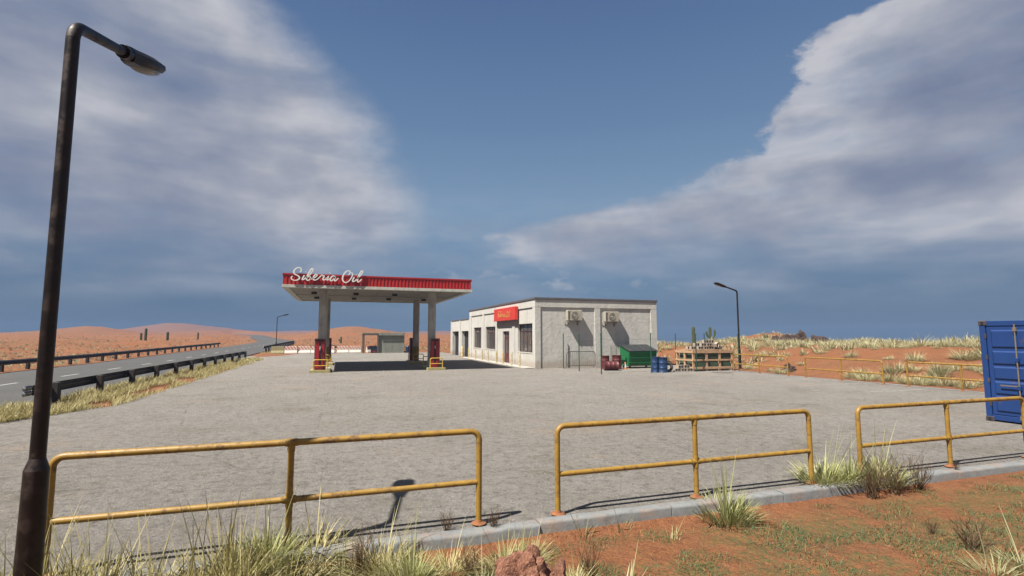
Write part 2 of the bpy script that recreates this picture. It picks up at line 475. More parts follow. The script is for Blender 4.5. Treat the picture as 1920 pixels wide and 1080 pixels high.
# ------------------------------------------------------------------ terrain
ROAD = [(-14, -60), (-14, 0), (-14, 60), (-14, 112), (-15.6, 150), (-21, 185), (-30.5, 240), (-45, 340), (-60, 430), (-90, 556), (-110, 640)]
def catmull(pts, n):
    out = []
    P = [pts[0]] + list(pts) + [pts[-1]]
    for i in range(1, len(P) - 2):
        p0, p1, p2, p3 = [Vector(q) for q in P[i-1:i+3]]
        for k in range(n):
            t = k / n
            out.append(.5 * ((2*p1) + (p2-p0)*t + (2*p0-5*p1+4*p2-p3)*t*t + (3*p1-p0-3*p2+p3)*t**3))
    out.append(Vector(P[-1])); return out
ROADC = [(v.x, v.y) for v in catmull(ROAD, 12)]
def road_z(y): return max(0.0, .0072 * (y - 53)) if y > 53 else 0.0
def road_dist(x, y):
    if x > 25 or x < -160 or y > 680: return 1e9
    best = 1e9
    for (ax, ay), (bx, by) in zip(ROADC, ROADC[1:]):
        if min(ay, by) - 45 > y or max(ay, by) + 45 < y: continue
        dx, dy = bx-ax, by-ay; L = dx*dx+dy*dy
        if L == 0: continue
        t = max(0, min(1, ((x-ax)*dx + (y-ay)*dy) / L))
        d = math.hypot(x-ax-t*dx, y-ay-t*dy)
        best = min(best, d)
    return best
HILLS = [  # tangent, distance, top height to add, lateral sigma, radial sigma
    (px(165), 350, 3.9, 18, 60), (px(215), 400, 2.2, 26, 60), (px(60), 330, 1.3, 28, 70), (px(375), 600, 3.4, 48, 80), (px(455), 640, 2.4, 30, 60),
    (px(655), 250, 4.0, 14, 38), (px(612), 235, .5, 14, 40), (px(730), 265, 1.2, 18, 40), (px(800), 330, .8, 30, 60),
    (px(290), 950, 11.5, 60, 90), (px(400), 1050, 14, 55, 90), (px(340), 900, 9, 50, 90),
    (px(560), 1150, 9, 90, 90), (px(840), 1100, 8, 70, 90), (px(120), 1000, 6, 100, 90), (px(690), 1100, 5, 80, 90),
    (px(1425), 84, 1.05, 4.6, 9), (px(1482), 84, 1.25, 3.8, 9), (px(1385), 88, .5, 5, 9), (px(1560), 60, .25, 5, 6)]
def out_dist(x, y):
    """distance outside the paved lot, right and rear"""
    if y < 34.2: dx = max(0, x - 24.3)
    else: dx = max(0, x - 13.5)
    if x < 23 and y < 61: dx = 0
    if x < 13.5: return max(0, y - 70)
    dy = max(0, y - (34.2 if x > 22.6 else 61))
    if y <= 34.2: return dx
    return math.hypot(max(0, x-24.3), max(0, y-34.2)) if x > 22.6 else dy
def height(x, y):
    t, f = tang(x, y)
    n = noise.noise(Vector((x * .11, y * .11, 0))) * .5 + noise.noise(Vector((x * .33, y * .33, 3))) * .22 + noise.noise(Vector((x * .8, y * .8, 5))) * .1
    if y < 5.74 or f < 4:
        # the sandy bank the viewer stands on, just outside the kerb
        k = smooth(3, 10, x)
        z = mixf(-.13, -.045, k) + .05 * n - .02
        z += smooth(5.3, 3.8, y) * .06 * smooth(2, 7, x)
        z += .012 * noise.noise(Vector((x * 3, y * 3, 1))) + .006 * noise.noise(Vector((x * 9, y * 9, 2)))
        if y < 0: z += -.01 * y * .1
        if x > 24: z += .9 * smooth(24.3, 34, x)
        return z
    wr = smooth(-.02, .12, t)
    zl = road_z(min(y, 620)) if y > 53 else 0
    zl += smooth(70, 110, y) * n * .9
    zl += smooth(-21, -34, x) * n * .9 + smooth(-22, -40, x) * .35 * (1 if y < 120 else 1)
    d = out_dist(x, y)
    zr = 1.32 * smooth(0.3, 10, d) - .021 * max(0, d - 16) + n * 1.0 * smooth(.5, 4, d) + .4 * smooth(1.2, 2.6, d + 1.5 * n) * smooth(27, 18, y)
    if x > 24: zr += .25 * smooth(30, 16, y) * smooth(2, 8, d) * 0
    if y < 70 and x < 22: zr = zl if x < 13.5 else zr
    z = mixf(zl, zr, wr) if x > -5 else zl
    if f > 40:
        for (ht, hd, ha, sl, sr) in HILLS:
            e = ((t - ht) * f / sl) ** 2 + ((f - hd) / sr) ** 2
            if e < 9: z += ha * math.exp(-.5 * e)
        z += smooth(150, 500, f) * (1 - wr) * noise.noise(Vector((x * .012, y * .012, 9))) * 1.3
        z -= .03 * max(0, f - 1250) * (1 - wr)
    # under the lot
    if -9.5 < x < 24.3 and 5.7 < y < 69.8 and not (y > 34.2 and x > 22.6): z = -.09
    elif x <= -6 and y < 70:
        k = smooth(-9.3, -6, x) if x > -9.8 else 0
        z = z if x < -19 else -.03
        if x < -19: z = mixf(-.03, z, smooth(-20, -24, x))
    rd = road_dist(x, y)
    if rd < 14 and y > 52:
        z = mixf(road_z(y) - .05, z, smooth(5.4, 14, rd))
        if rd < 5.6: z = road_z(y) - .07
    elif rd < 5.4: z = -.07
    return z

def axis(segs):
    out = []
    for a, b, st in segs:
        n = max(1, round((b - a) / st)); out += [a + (b - a) * i / n for i in range(n)]
    out.append(segs[-1][1]); return out
xs = axis([(-1500, -500, 60), (-500, -200, 12), (-200, -60, 3.5), (-60, -22, 1.2), (-22, -6, .7), (-6, 0, .12), (0, 14, .12), (14, 24, .5), (24, 60, .45), (60, 110, 1.6), (110, 300, 8), (300, 1500, 70)])
ys = axis([(-60, 0, 6), (0, 3.4, .5), (3.4, 5.74, .07), (5.74, 5.8, .06), (5.8, 30, .5), (30, 70, .6), (70, 130, 1.0), (130, 330, 3), (330, 700, 8), (700, 1560, 22)])
bm = bmesh.new(); rows = []
for y in ys: rows.append([bm.verts.new((x, y, height(x, y))) for x in xs])
for j in range(len(ys) - 1):
    for i in range(len(xs) - 1):
        bm.faces.new((rows[j][i], rows[j][i+1], rows[j+1][i+1], rows[j+1][i]))
g = MB(); g.bm.free(); g.bm = bm
tag(g.build('ground', M['soil'], smooth=True, angle=3.1), kind='structure')

# road
g = MB(); L = []; W = 4.65
def road_frame():
    out = []
    for i, (x, y) in enumerate(ROADC):
        a = ROADC[max(i-1, 0)]; b = ROADC[min(i+1, len(ROADC)-1)]
        dx, dy = b[0]-a[0], b[1]-a[1]; l = math.hypot(dx, dy)
        out.append((x, y, dy/l, -dx/l))
    return out
RF = road_frame()
prev = None
for (x, y, nx, ny) in RF:
    row = [g.bm.verts.new((x + nx*k, y + ny*k, road_z(y) + .012 + .05 * (1 - (k/W)**2) * .6)) for k in (-W, -W/2, 0, W/2, W)]
    if prev:
        for i in range(4): g.bm.faces.new((prev[i], prev[i+1], row[i+1], row[i]))
    prev = row
tag(g.build('road', M['road'], smooth=True), kind='structure')
# centre dashes, laid on the road surface
g = MB()
def road_at(s):
    acc = 0
    for a, b in zip(RF, RF[1:]):
        l = math.hypot(b[0]-a[0], b[1]-a[1])
        if acc + l >= s and l > 0:
            t = (s-acc)/l; return [a[i] + (b[i]-a[i])*t for i in range(4)]
        acc += l
    return None
s0 = 60 + 28.5 - 59 * 1.0
k = 0
while True:
    a = s0 + k * 5.95; k += 1
    P = road_at(a - 1.0); Q = road_at(a + 1.0)
    if P is None or Q is None or k > 110: break
    vs = []
    for (x, y, nx, ny) in (P, Q):
        for w in (-.075, .075): vs.append(g.bm.verts.new((x + nx*w, y + ny*w, road_z(y) + .012 + .03 + .006)))
    g.bm.faces.new((vs[0], vs[1], vs[3], vs[2]))
tag(g.build('road_marking', M['paint_line']), kind='structure')

# paved lot
edge = [(-9.35, 5.8), (-9.35, 13), (-8.9, 16), (-8.35, 17.3), (-7.5, 17.9), (-6.85, 19.5), (-6.62, 24), (-6.7, 30), (-6.74, 40), (-6.9, 49), (-9.37, 51.3), (-9.37, 69.9)]
poly = []
for (a, b) in zip(edge, edge[1:]):
    n = max(1, int(math.hypot(b[0]-a[0], b[1]-a[1]) / .25))
    for i in range(n):
        t = i / n; x = a[0] + (b[0]-a[0])*t; y = a[1] + (b[1]-a[1])*t
        w = .22 if 16 < y < 50 else .02
        poly.append((x + w * noise.noise(Vector((y * 1.1, 0, 0))) + w * .5 * noise.noise(Vector((y * 4, 0, 5))), y))
poly += [(-9.37, 69.9), (13.4, 69.9), (13.4, 61.2), (22.7, 61.2), (22.7, 34.3), (24.28, 34.3), (24.28, 26.95), (23.6, 26.9), (23.6, 5.8)]
g = MB()
vs = [g.bm.verts.new((x, y, 0)) for x, y in poly]; f = g.bm.faces.new(vs)
r = bmesh.ops.extrude_face_region(g.bm, geom=[f])
for v in [e for e in r['geom'] if isinstance(e, bmesh.types.BMVert)]: v.co.z = -.12
bmesh.ops.triangulate(g.bm, faces=[q for q in g.bm.faces if len(q.verts) > 4])
tag(g.build('parking_lot', M['lot']), kind='structure')

# kerbs
def kerb_run(g, a, b, along, out0, out1):
    n = int(abs(b - a) / 1.75); seg = (b - a) / n
    for i in range(n):
        p0 = a + seg * i + .006; p1 = a + seg * (i+1) - .006
        dz = random.uniform(-.012, .01); dd = random.uniform(-.015, .015)
        m = 10
        prof_prev = None
        for k in range(m + 1):
            s = p0 + (p1 - p0) * k / m
            w = .012 * noise.noise(Vector((s * 2.3, out0, 1))) + .006 * noise.noise(Vector((s * 9, out0, 4)))
            o0 = out0 + dd + w; sg = 1 if out1 > out0 else -1
            top = .032 + dz + w * .8
            pr = [(o0, -.3), (o0 + sg*.004, top - .03), (o0 + sg*.012, top - .009), (o0 + sg*.032, top), (out1 - sg*.02, top - .002), (out1, top - .012), (out1, -.3)]
            ring = [g.bm.verts.new((s, o, z) if along == 'x' else (o, s, z)) for o, z in pr]
            if prof_prev:
                for q in range(len(pr) - 1): g.bm.faces.new((prof_prev[q], prof_prev[q+1], ring[q+1], ring[q]))
            if k in (0, m): g.bm.faces.new(ring if k == 0 else list(reversed(ring)))
            prof_prev = ring
g = MB(); kerb_run(g, -12.2, 24, 'x', 5.735, 5.93); kerb_run(g, 6.0, 26.95, 'y', 23.92, 23.7)
tag(g.build('kerb', M['kerb'], smooth=True, angle=.9), kind='structure')

# faded bay lines
g = MB()
for (ax, ay, bx, by) in ((23.0, 14.9, 19.6, 14.9), (23.0, 17.7, 19.6, 17.7), (23.0, 25.4, 20.4, 25.4), (-8.6, 58, -6.2, 57.2)):
    dx, dy = bx-ax, by-ay; l = math.hypot(dx, dy); nx, ny = -dy/l*.06, dx/l*.06
    v = [g.bm.verts.new(p) for p in ((ax-nx, ay-ny, .004), (bx-nx, by-ny, .004), (bx+nx, by+ny, .004), (ax+nx, ay+ny, .004))]
    g.bm.faces.new(v)
tag(g.build('parking_marking', M['faded_line']), kind='structure')
t0 = MB().lathe([(.62, .0), (.62, .012), (.55, .016), (.52, .008), (0.05, .008)], 32).build('manhole_cover', M['cover'], smooth=True)
t0.location = (22.0, 25.55, .002)
tag(t0, 'round brown manhole cover in the paving before the wooden crate', 'manhole cover')

# ------------------------------------------------------------------ railings
def make_railing(mid=True):
    root = thing('pipe_railing', 'x', 'railing')
    r = .035; Lr = 4.12; H = 1.062; rb = .1
    def arc(cx, s):
        out = []
        for k in range(7):
            a = k / 6 * PI / 2
            out.append((cx + s * (rb - rb * math.cos(a)) , 0, H - rb + rb * math.sin(a)))
        return out
    left = [(0, 0, .02), (0, 0, .5)] + arc(0, 1)
    pts = left + [(Lr/2, 0, H)] + list(reversed(arc(Lr, -1))) + [(Lr, 0, .5), (Lr, 0, .02)]
    MB().tube(pts, r, 14).build('outer_frame', M['yellow'], root, smooth=True)
    MB().tube([(r*.8, 0, .475), (Lr/2 - .02, 0, .475), (Lr/2 + .02, 0, .475), (Lr - r*.8, 0, .475)], r * .93, 12).build('middle_rail', M['yellow'], root, smooth=True)
    MB().tube([(Lr/2, 0, .02), (Lr/2, 0, .4), (Lr/2, 0, H - .01)], r * .95, 12).build('centre_post', M['yellow'], root, smooth=True)
    g = MB()
    for z in (.475, H):
        g.tube([(Lr/2 - .065, 0, z), (Lr/2 + .065, 0, z)], r * 1.16, 14)
    g.tube([(Lr/2, 0, .40), (Lr/2, 0, .55)], r * 1.12, 14); g.tube([(Lr/2, 0, H - .09), (Lr/2, 0, H - .02)], r * 1.12, 14)
    split_build(g, 'joint_sleeve', M['yellow'], root, smooth=True)
    for x in (0, Lr/2, Lr):
        MB().lathe([(.085, 0), (.09, .008), (.075, .016), (.045, .024), (.036, .05)], 16, (x, 0, 0)).build('base_plate', M['rust'], root, smooth=True)
    return root
rail = make_railing()
rail.location = (-2.5, 6.03, .012)
G1 = 'yellow pipe railings round the lot'
tag(rail, 'near yellow railing beside the tall lamp, its left post by the lamp foot', group=G1)
spots = [((2.63, 6.03, .012), 0, 'near yellow railing in the middle of the front kerb'),
    ((7.76, 6.03, .012), 0, 'near yellow railing at the right end of the front kerb, before the blue container'),
    ((23.6, 22.25, 0), PI/2, 'far yellow railing beside the wooden crate, farthest of the right edge'),
    ((23.6, 17.0, 0), PI/2, 'far yellow railing in the middle of the right edge of the lot'),
    ((23.6, 11.8, 0), PI/2, 'far yellow railing partly hidden by the blue container')]
for loc, rz, lb in spots: dup(rail, loc, rz, lb, G1)

# ------------------------------------------------------------------ street lamps
def make_lamp():
    root = thing('street_lamp', 'x', 'street lamp')
    prof = [(.096, -.4), (.09, .1), (.082, 1.07), (.082, 1.09), (.053, 1.18), (.053, 1.19), (.051, 2.8), (.05, 4.70)]
    MB().lathe(prof, 24, capb=True).build('pole', M['lamp'], root, smooth=True, angle=.3)
    # bent arm leaning out over the lot, along +y
    pts = []; rb = .17
    a_end = PI/2 - R(16)
    for k in range(9):
        a = a_end * k / 8
        pts.append((0, rb - rb * math.cos(a), 4.70 + rb * math.sin(a)))
    d = Vector((0, math.cos(R(16)), math.sin(R(16))))
    e = Vector(pts[-1])
    for l in (.3, .6, .86): pts.append(tuple(e + d * l))
    MB().tube(pts, [.05] * 9 + [.049, .047, .045], 20).build('arm', M['lamp'], root, smooth=True)
    hb = e + d * .78
    rot = Matrix.Rotation(R(16), 4, 'X')
    # collar then flat cobra-style head
    g = MB(); g.tube([tuple(hb), tuple(hb + d * .12)], [.07, .075], 18)
    secs = [(0.10, .075, -.075, .085), (.22, .10, -.085, .08), (.34, .135, -.075, .08), (.55, .155, -.07, .085), (.72, .15, -.06, .07), (.80, .12, -.045, .045), (.83, .095, -.035, .03)]
    g.build('collar', M['lamp'], root, smooth=True)
    g = MB(); rings = []
    for (l, w, zb, zt) in secs:
        ring = []
        for (u, v) in ((-.75, zb), (-1, zb * .35), (-1, zt * .3), (-.6, zt * .85), (0, zt), (.6, zt * .85), (1, zt * .3), (1, zb * .35), (.75, zb)):
            p = rot @ Vector((u * w, l, v)); ring.append(g.bm.verts.new(hb + p))
        rings.append(ring)
    for a, b in zip(rings, rings[1:]):
        for k in range(9):
            g.bm.faces.new((a[k], a[(k+1) % 9], b[(k+1) % 9], b[k]))
    g.bm.faces.new(rings[0]); g.bm.faces.new(list(reversed(rings[-1])))
    head = g.build('lamp_head', M['lamp'], root, smooth=True, angle=.5)
    g = MB(); rings = []
    for (l, w, dz) in ((.36, .06, .0), (.4, .1, .03), (.52, .12, .05), (.66, .115, .045), (.74, .085, .03), (.77, .05, .0)):
        ring = []
        for k in range(13):
            a = PI * k / 12
            p = rot @ Vector((-math.cos(a) * w, l, -.068 - dz * math.sin(a))); ring.append(g.bm.verts.new(hb + p))
        rings.append(ring)
    for a, b in zip(rings, rings[1:]):
        for k in range(12): g.bm.faces.new((a[k], a[k+1], b[k+1], b[k]))
    g.build('lamp_lens', M['lampglass'], head, smooth=True)
    return root
lamp = make_lamp(); lamp.location = (-2.25, 5.19, .05); lamp.rotation_euler = (0, 0, -R(3))
G2 = 'dark street lamps'
tag(lamp, 'tall dark brown street lamp in the foreground beside the near railing', group=G2)
dup(lamp, (25.5, 27.9, .12), R(88), 'black street lamp behind the far railing, right of the wooden crate', G2, scale=1.06)
x, y = bearing(px(519), 76.5)
dup(lamp, (x, y, .2), R(-60), 'small distant street lamp by the road bend behind the traffic barriers', G2, scale=1.0)

# ------------------------------------------------------------------ guardrails
def w_beam(g, y0, y1, x, side, zf):
    prof = [(-.155, .0), (-.13, .03), (-.1, .08), (-.06, .08), (-.025, .02), (.025, .02), (.06, .08), (.1, .08), (.13, .03), (.155, 0)]
    n = max(2, int((y1 - y0) / 3)); prev = None
    for k in range(n + 1):
        y = y0 + (y1-y0)*k/n
        ring = [g.bm.verts.new((x + side * o, y, zf(y) + .56 + z)) for z, o in prof] + [g.bm.verts.new((x + side * (o - .012), y, zf(y) + .56 + z)) for z, o in reversed(prof)]
        if prev:
            m = len(ring)
            for q in range(m): g.bm.faces.new((prev[q], prev[(q+1) % m], ring[(q+1) % m], ring[q]))
        prev = ring
def guardrail(label, x, side, posts, y0, y1, zf=lambda y: 0, endcap=True):
    root = thing('guardrail', label, 'guardrail', group='guardrails along the road')
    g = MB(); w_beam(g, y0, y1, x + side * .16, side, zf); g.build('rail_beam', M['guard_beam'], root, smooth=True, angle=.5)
    for y in posts:
        z = zf(y)
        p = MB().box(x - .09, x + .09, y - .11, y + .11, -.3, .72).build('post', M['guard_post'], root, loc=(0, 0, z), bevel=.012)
        MB().box(x + side * .095, x + side * .18, y - .07, y + .07, z + .44, z + .68).build('spacer_block', M['guard_post'], p, loc=(0, 0, -z))
    if endcap:
        g = MB(); zz = zf(y0) + .56
        for s in (-.08, .08):
            pts = [(x + side * .22, y0 + .02, zz + s), (x + side * .24, y0 - .18, zz + s), (x + side * .2, y0 - .38, zz + s), (x + side*.12, y0 - .46, zz + s)]
            g.tube(pts, [.075, .08, .075, .03], 10, squash=(.5, 1, 1))
        g.build('end_terminal', M['guard_end'], root, smooth=True)
    return root
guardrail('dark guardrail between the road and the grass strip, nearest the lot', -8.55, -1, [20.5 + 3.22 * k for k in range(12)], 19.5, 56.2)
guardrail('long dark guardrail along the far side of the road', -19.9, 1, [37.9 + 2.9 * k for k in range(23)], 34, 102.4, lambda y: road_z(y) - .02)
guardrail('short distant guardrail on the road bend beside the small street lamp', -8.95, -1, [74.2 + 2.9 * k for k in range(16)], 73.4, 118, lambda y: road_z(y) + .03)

# ------------------------------------------------------------------ canopy
CX0, CX1, CY0, CY1, CZ = -3.19, 8.14, 32.5, 45.1, 5.05
root = thing('filling_station_canopy', 'large flat canopy with ribbed red fascia on four round concrete columns', 'canopy', (2.5, 38.8, 0))
def cb(): return MB()
ox, oy = 2.5, 38.8
lx0, lx1, ly0, ly1 = CX0-ox, CX1-ox, CY0-oy, CY1-oy
g = MB()   # soffit slab with raised joints
g.box(lx0+.3, lx1-.3, ly0+.3, ly1-.3, CZ+.06, CZ+.5)
nx_ = 4
for i in range(1, 4):
    xx = lx0 + (lx1-lx0) * i / 4
    g.box(xx-.03, xx+.03, ly0+.31, ly1-.31, CZ+.035, CZ+.058)
g.box(lx0+.31, lx1-.31, -.03, .03, CZ+.03, CZ+.056)
g.build('soffit', M['soffit'], root)
g = MB()   # white edge band
e_ = .05
for (a, b, c, d) in ((lx0-e_, lx1+e_, ly0-e_, ly0+.3), (lx0-e_, lx1+e_, ly1-.3, ly1+e_), (lx0-e_, lx0+.3, ly0+.3, ly1-.3), (lx1-.3, lx1+e_, ly0+.3, ly1-.3)):
    g.box(a, b, c, d, CZ, CZ+.17)
g.build('white_edge', M['white_trim'], root)
def corr_strip(g, a0, a1, fixed, z0, z1, axis, out, pitch=.21, amp=.028):
    n = int(abs(a1-a0) / pitch); pt = (a1-a0) / n; top = []; bot = []
    for i in range(n):
        for (u, o) in ((0, 0), (.5, 0), (.58, amp), (.92, amp)):
            q = a0 + pt * (i + u); w = fixed + out * (o + .022)
            for lst, z in ((bot, z0), (top, z1)):
                lst.append(g.bm.verts.new((q, w, z) if axis == 'x' else (w, q, z)))
    q = a1; w = fixed + out * .022
    for lst, z in ((bot, z0), (top, z1)): lst.append(g.bm.verts.new((q, w, z) if axis == 'x' else (w, q, z)))
    for i in range(len(top)-1): g.bm.faces.new((bot[i], bot[i+1], top[i+1], top[i]))
g = MB()
corr_strip(g, lx0+.03, lx1-.03, ly0+.04, CZ+.165, CZ+.68, 'x', -1); corr_strip(g, lx0+.03, lx1-.03, ly1-.04, CZ+.165, CZ+.68, 'x', 1)
corr_strip(g, ly0+.03, ly1-.03, lx0+.04, CZ+.165, CZ+.68, 'y', -1); corr_strip(g, ly0+.03, ly1-.03, lx1-.04, CZ+.165, CZ+.68, 'y', 1)
g.build('red_fascia', M['red_fascia'], root)
g = MB()
for z0, z1, o in ((CZ+.68, CZ+.74, .015), (CZ+.742, CZ+.83, .035)):
    for (a, b, c, d) in ((lx0-o, lx1+o, ly0-o, ly0+.1), (lx0-o, lx1+o, ly1-.1, ly1+o), (lx0-o, lx0+.1, ly0+.1, ly1-.1), (lx1-.1, lx1+o, ly0+.1, ly1-.1)):
        g.box(a, b, c, d, z0, z1)
g.build('fascia_cap', M['red_fascia'], root)
MB().box(lx0+.1, lx1-.1, ly0+.1, ly1-.1, CZ+.6, CZ+.67).build('roof_deck', M['coping'], root)
COLS = [(-.97, 34.5), (5.93, 34.5), (-.93, 42.75), (6.05, 42.75)]
for i, (cx, cy) in enumerate(COLS):
    c = MB().lathe([(.262, .17), (.262, 1.0), (.262, 3), (.262, CZ+.1)], 28, (cx-ox, cy-oy, 0), capb=False, capt=False).build('column', M['conc_col'], root, smooth=True)
    if i > 1:
        b_ = MB().lathe([(.268, .17), (.268, 1.35)], 28, (cx-ox, cy-oy, 0), capb=False, capt=False).build('painted_band', M['yellow_band'], c, smooth=True)
for lxp in (-1.62, 1.03, 3.6, 6.3):
    for lyp in (36.15, 40.65):
        g = MB(); g.box(lxp-.17-ox, lxp+.17-ox, lyp-.15-oy, lyp+.15-oy, CZ-.11, CZ+.034)
        g.build('ceiling_light', M['black'], root, bevel=.015)
for lxp in (-1.55, .92, 3.53, 6.22):
    g = MB(); g.box(lxp-.05-ox, lxp+.05-ox, 33.05-.05-oy, 33.05+.05-oy, CZ-.02, CZ+.058); g.build('ceiling_sensor', M['black'], root)

# lettering: brush-script strokes of the station name
ST = {
 'S': [[(440,175),(462,140),(455,95),(412,76),(352,108),(320,165),(345,218),(408,250),(436,292),(410,330),(345,347),(290,325),(279,285),(305,258)]],
 'i': [[(528,236),(500,290),(489,320),(508,330),(545,300),(575,262)], [(548,166),(558,158)]],
 'b': [[(575,300),(640,215),(688,130),(684,92),(655,105),(605,200),(571,300),(590,342),(628,330),(650,285),(632,262)], [(640,300),(672,312),(705,300)]],
 'e': [[(705,298),(755,262),(775,226),(748,214),(715,250),(702,305),(730,336),(785,312),(822,276)]],
 'r': [[(822,276),(852,240),(872,222),(880,238),(912,244),(900,285),(892,318),(910,330),(942,312),(972,275)]],
 'i.': [[(1006,242),(972,300),(968,326),(990,326),(1028,290)], [(1020,182),(1032,174)]],
 'a': [[(1128,256),(1095,238),(1052,272),(1034,320),(1056,346),(1098,312),(1138,250),(1118,310),(1128,346),(1162,328),(1196,282)]],
 'O': [[(1402,214),(1432,158),(1408,122),(1340,150),(1290,235),(1284,325),(1345,378),(1415,338),(1468,255),(1484,185),(1452,165)]],
 'i:': [[(1520,258),(1490,318),(1497,356),(1535,338),(1570,300)], [(1556,208),(1568,198)]],
 'l': [[(1572,300),(1640,225),(1688,150),(1684,116),(1650,140),(1604,240),(1584,330),(1612,360),(1672,296)]],
}
def stroke_letter(strokes, mapf, w, dpt, nrm):
    g = MB()
    for st in strokes:
        P = [mapf(*p) for p in st]
        C = catmull(P, 5) if len(P) > 2 else [Vector(P[0]), Vector(P[1])]
        n = len(C); N = Vector(nrm)
        L_, R_ = [], []
        for i, p in enumerate(C):
            d = (C[min(i+1, n-1)] - C[max(i-1, 0)]).normalized(); sd = d.cross(N).normalized()
            # the brush presses harder on down strokes
            k = .72 + .5 * abs(d.z) * (1 if d.z < 0 else .45)
            ww = w * k * (0.6 if i in (0, n-1) and n > 4 else 1)
            L_.append(p + sd * ww); R_.append(p - sd * ww)
        A = [g.bm.verts.new(v) for v in L_]; B = [g.bm.verts.new(v) for v in R_]
        A2 = [g.bm.verts.new(v + N * dpt) for v in L_]; B2 = [g.bm.verts.new(v + N * dpt) for v in R_]
        for i in range(n-1):
            g.bm.faces.new((A[i], A[i+1], B[i+1], B[i])); g.bm.faces.new((A2[i], B2[i], B2[i+1], A2[i+1]))
            g.bm.faces.new((A[i], A2[i], A2[i+1], A[i+1])); g.bm.faces.new((B[i], B[i+1], B2[i+1], B2[i]))
        g.bm.faces.new((A[0], B[0], B2[0], A2[0])); g.bm.faces.new((A[-1], A2[-1], B2[-1], B[-1]))
    return g
S_ = .00284
root = thing('script_lettering', 'white script letters Siberia Oil standing on the front left of the red canopy edge', 'sign', (-2.74, 32.34, 5.46))
for k, st in ST.items():
    f = lambda a, b: (( a - 275) * S_, 0, (342 + (a - 300) * .018 - b) * S_)
    stroke_letter(st, f, .035, .05, (0, 1, 0)).build('letter', M['letter'], root)
g = MB()
for xx in (.5, 1.5, 2.4, 3.2, 3.75):
    g.box(xx-.01, xx+.01, .052, .13, .02, .04)
split_build(g, 'bracket', M['galv'], root)

# ------------------------------------------------------------------ pump islands
def make_island():
    root = thing('pump_island', 'x', 'pump island')
    MB().box(-.56, .56, -1.75, 1.5, 0, .15).build('raised_pad', M['conc_col'], root, bevel=.03)
    g = MB(); g.box(-.575, .575, -1.78, -1.755, 0, .158); g.box(-.575, .575, 1.505, 1.53, 0, .158); g.box(-.58, -.563, -1.75, 1.5, 0, .158); g.box(.563, .58, -1.75, 1.5, 0, .158)
    g.box(-.55, .55, -1.75, -1.35, .152, .158); g.box(-.55, .55, 1.1, 1.5, .152, .158)
    g.build('painted_edge', M['pad_yellow'], root)
    for s, yy in ((1, -1.62), (1, 1.38)):
        pts = []
        w, h, rb = .4, .62, .12
        pts = [(-w, yy, .15), (-w, yy, .15 + h - rb)]
        for k in range(1, 6): a = PI/2*k/5; pts.append((-w + rb - rb*math.cos(a), yy, .15 + h - rb + rb*math.sin(a)))
        for k in range(0, 6): a = PI/2*k/5; pts.append((w - rb + rb*math.sin(a), yy, .15 + h - rb + rb*math.cos(a)))
        pts.append((w, yy, .15))
        g = MB(); g.tube(pts, .03, 10); g.tube([(-w, yy, .42), (w, yy, .42)], .024, 8)
        g.build('guard_hoop', M['yellow_hoop'], root, smooth=True)
    return root
M['yellow_hoop'] = pmat('bright_yellow_hoop', (.7, .45, .05), (.6, .38, .05), .45, 0, 6, .1, 40, .002, (.2, .1, .04), .5, 8, .55, .7)
def make_pump():
    root = thing('fuel_pump', 'x', 'fuel pump')
    MB().box(-.29, .29, -.2, .24, 0, 1.86).build('cabinet', M['pump_red'], root, bevel=.02)
    MB().box(-.31, .31, -.22, .26, 1.864, 1.9).build('top_cap', M['pump_grey'], root, bevel=.008)
    g = MB(); g.box(-.33, -.293, -.18, .22, .02, 1.86); g.box(.293, .33, -.18, .22, .02, 1.86)
    split_build(g, 'side_panel', M['pump_grey'], root, bevel=.006)
    MB().box(-.24, -.06, -.212, -.202, .12, 1.7).build('front_panel', M['pump_red2'], root)
    MB().box(.06, .24, -.212, -.202, .12, 1.7).build('front_panel', M['pump_red2'], root)
    MB().box(-.045, .045, -.222, -.203, .35, 1.65).build('hose_recess', M['black'], root)
    g = MB(); g.box(-.2, .2, -.216, -.203, 1.72, 1.82); g.build('display', M['black'], root)
    noz = MB().box(-.028, .028, -.3, -.224, 1.2, 1.42).build('nozzle', M['white_plastic'], root, bevel=.01)
    MB().tube([(0, -.29, 1.25), (0, -.36, 1.2), (0, -.38, 1.13)], [.015, .013, .011], 8).build('spout', M['black'], noz, smooth=True)
    MB().tube([(0, -.26, 1.2), (.03, -.27, .9), (.09, -.28, .6), (.05, -.28, .38), (-.05, -.27, .42), (-.04, -.25, .75), (-.02, -.23, .95)], .016, 8).build('hose', M['black'], root, smooth=True)
    return root
M['pump_red2'] = pmat('pump_panel_red', (.45, .02, .025), (.36, .015, .02), .4, 0, 4, .1, 30, .002, (.15, .03, .03), .5, 5, .52, .7)
isl = make_island(); isl.location = (-1.0, 34.75, 0)
GI, GP = 'pump islands under the canopy', 'red fuel pumps'
tag(isl, 'front left pump island with yellow edge and hoops, nearest the road', group=GI)
dup(isl, (6.07, 34.95, 0), 0, 'front right pump island with yellow edge and hoops', GI)
dup(isl, (-.93, 42.6, 0), PI, 'rear left pump island, directly behind the front left one', GI)
dup(isl, (6.05, 42.6, 0), PI, 'rear right pump island in the shadow of the canopy', GI)
pump = make_pump(); pump.location = (-1.04, 33.52, .15)
tag(pump, 'bright red fuel pump on the front left island, in full sunlight', group=GP)
dup(pump, (6.0, 33.8, .15), 0, 'dark red fuel pump on the front right island', GP)
dup(pump, (-.85, 43.75, .15), PI, 'red fuel pump mostly hidden behind the rear left column', GP)
dup(pump, (6.02, 43.9, .15), PI, 'shaded fuel pump beside the rear right column', GP)

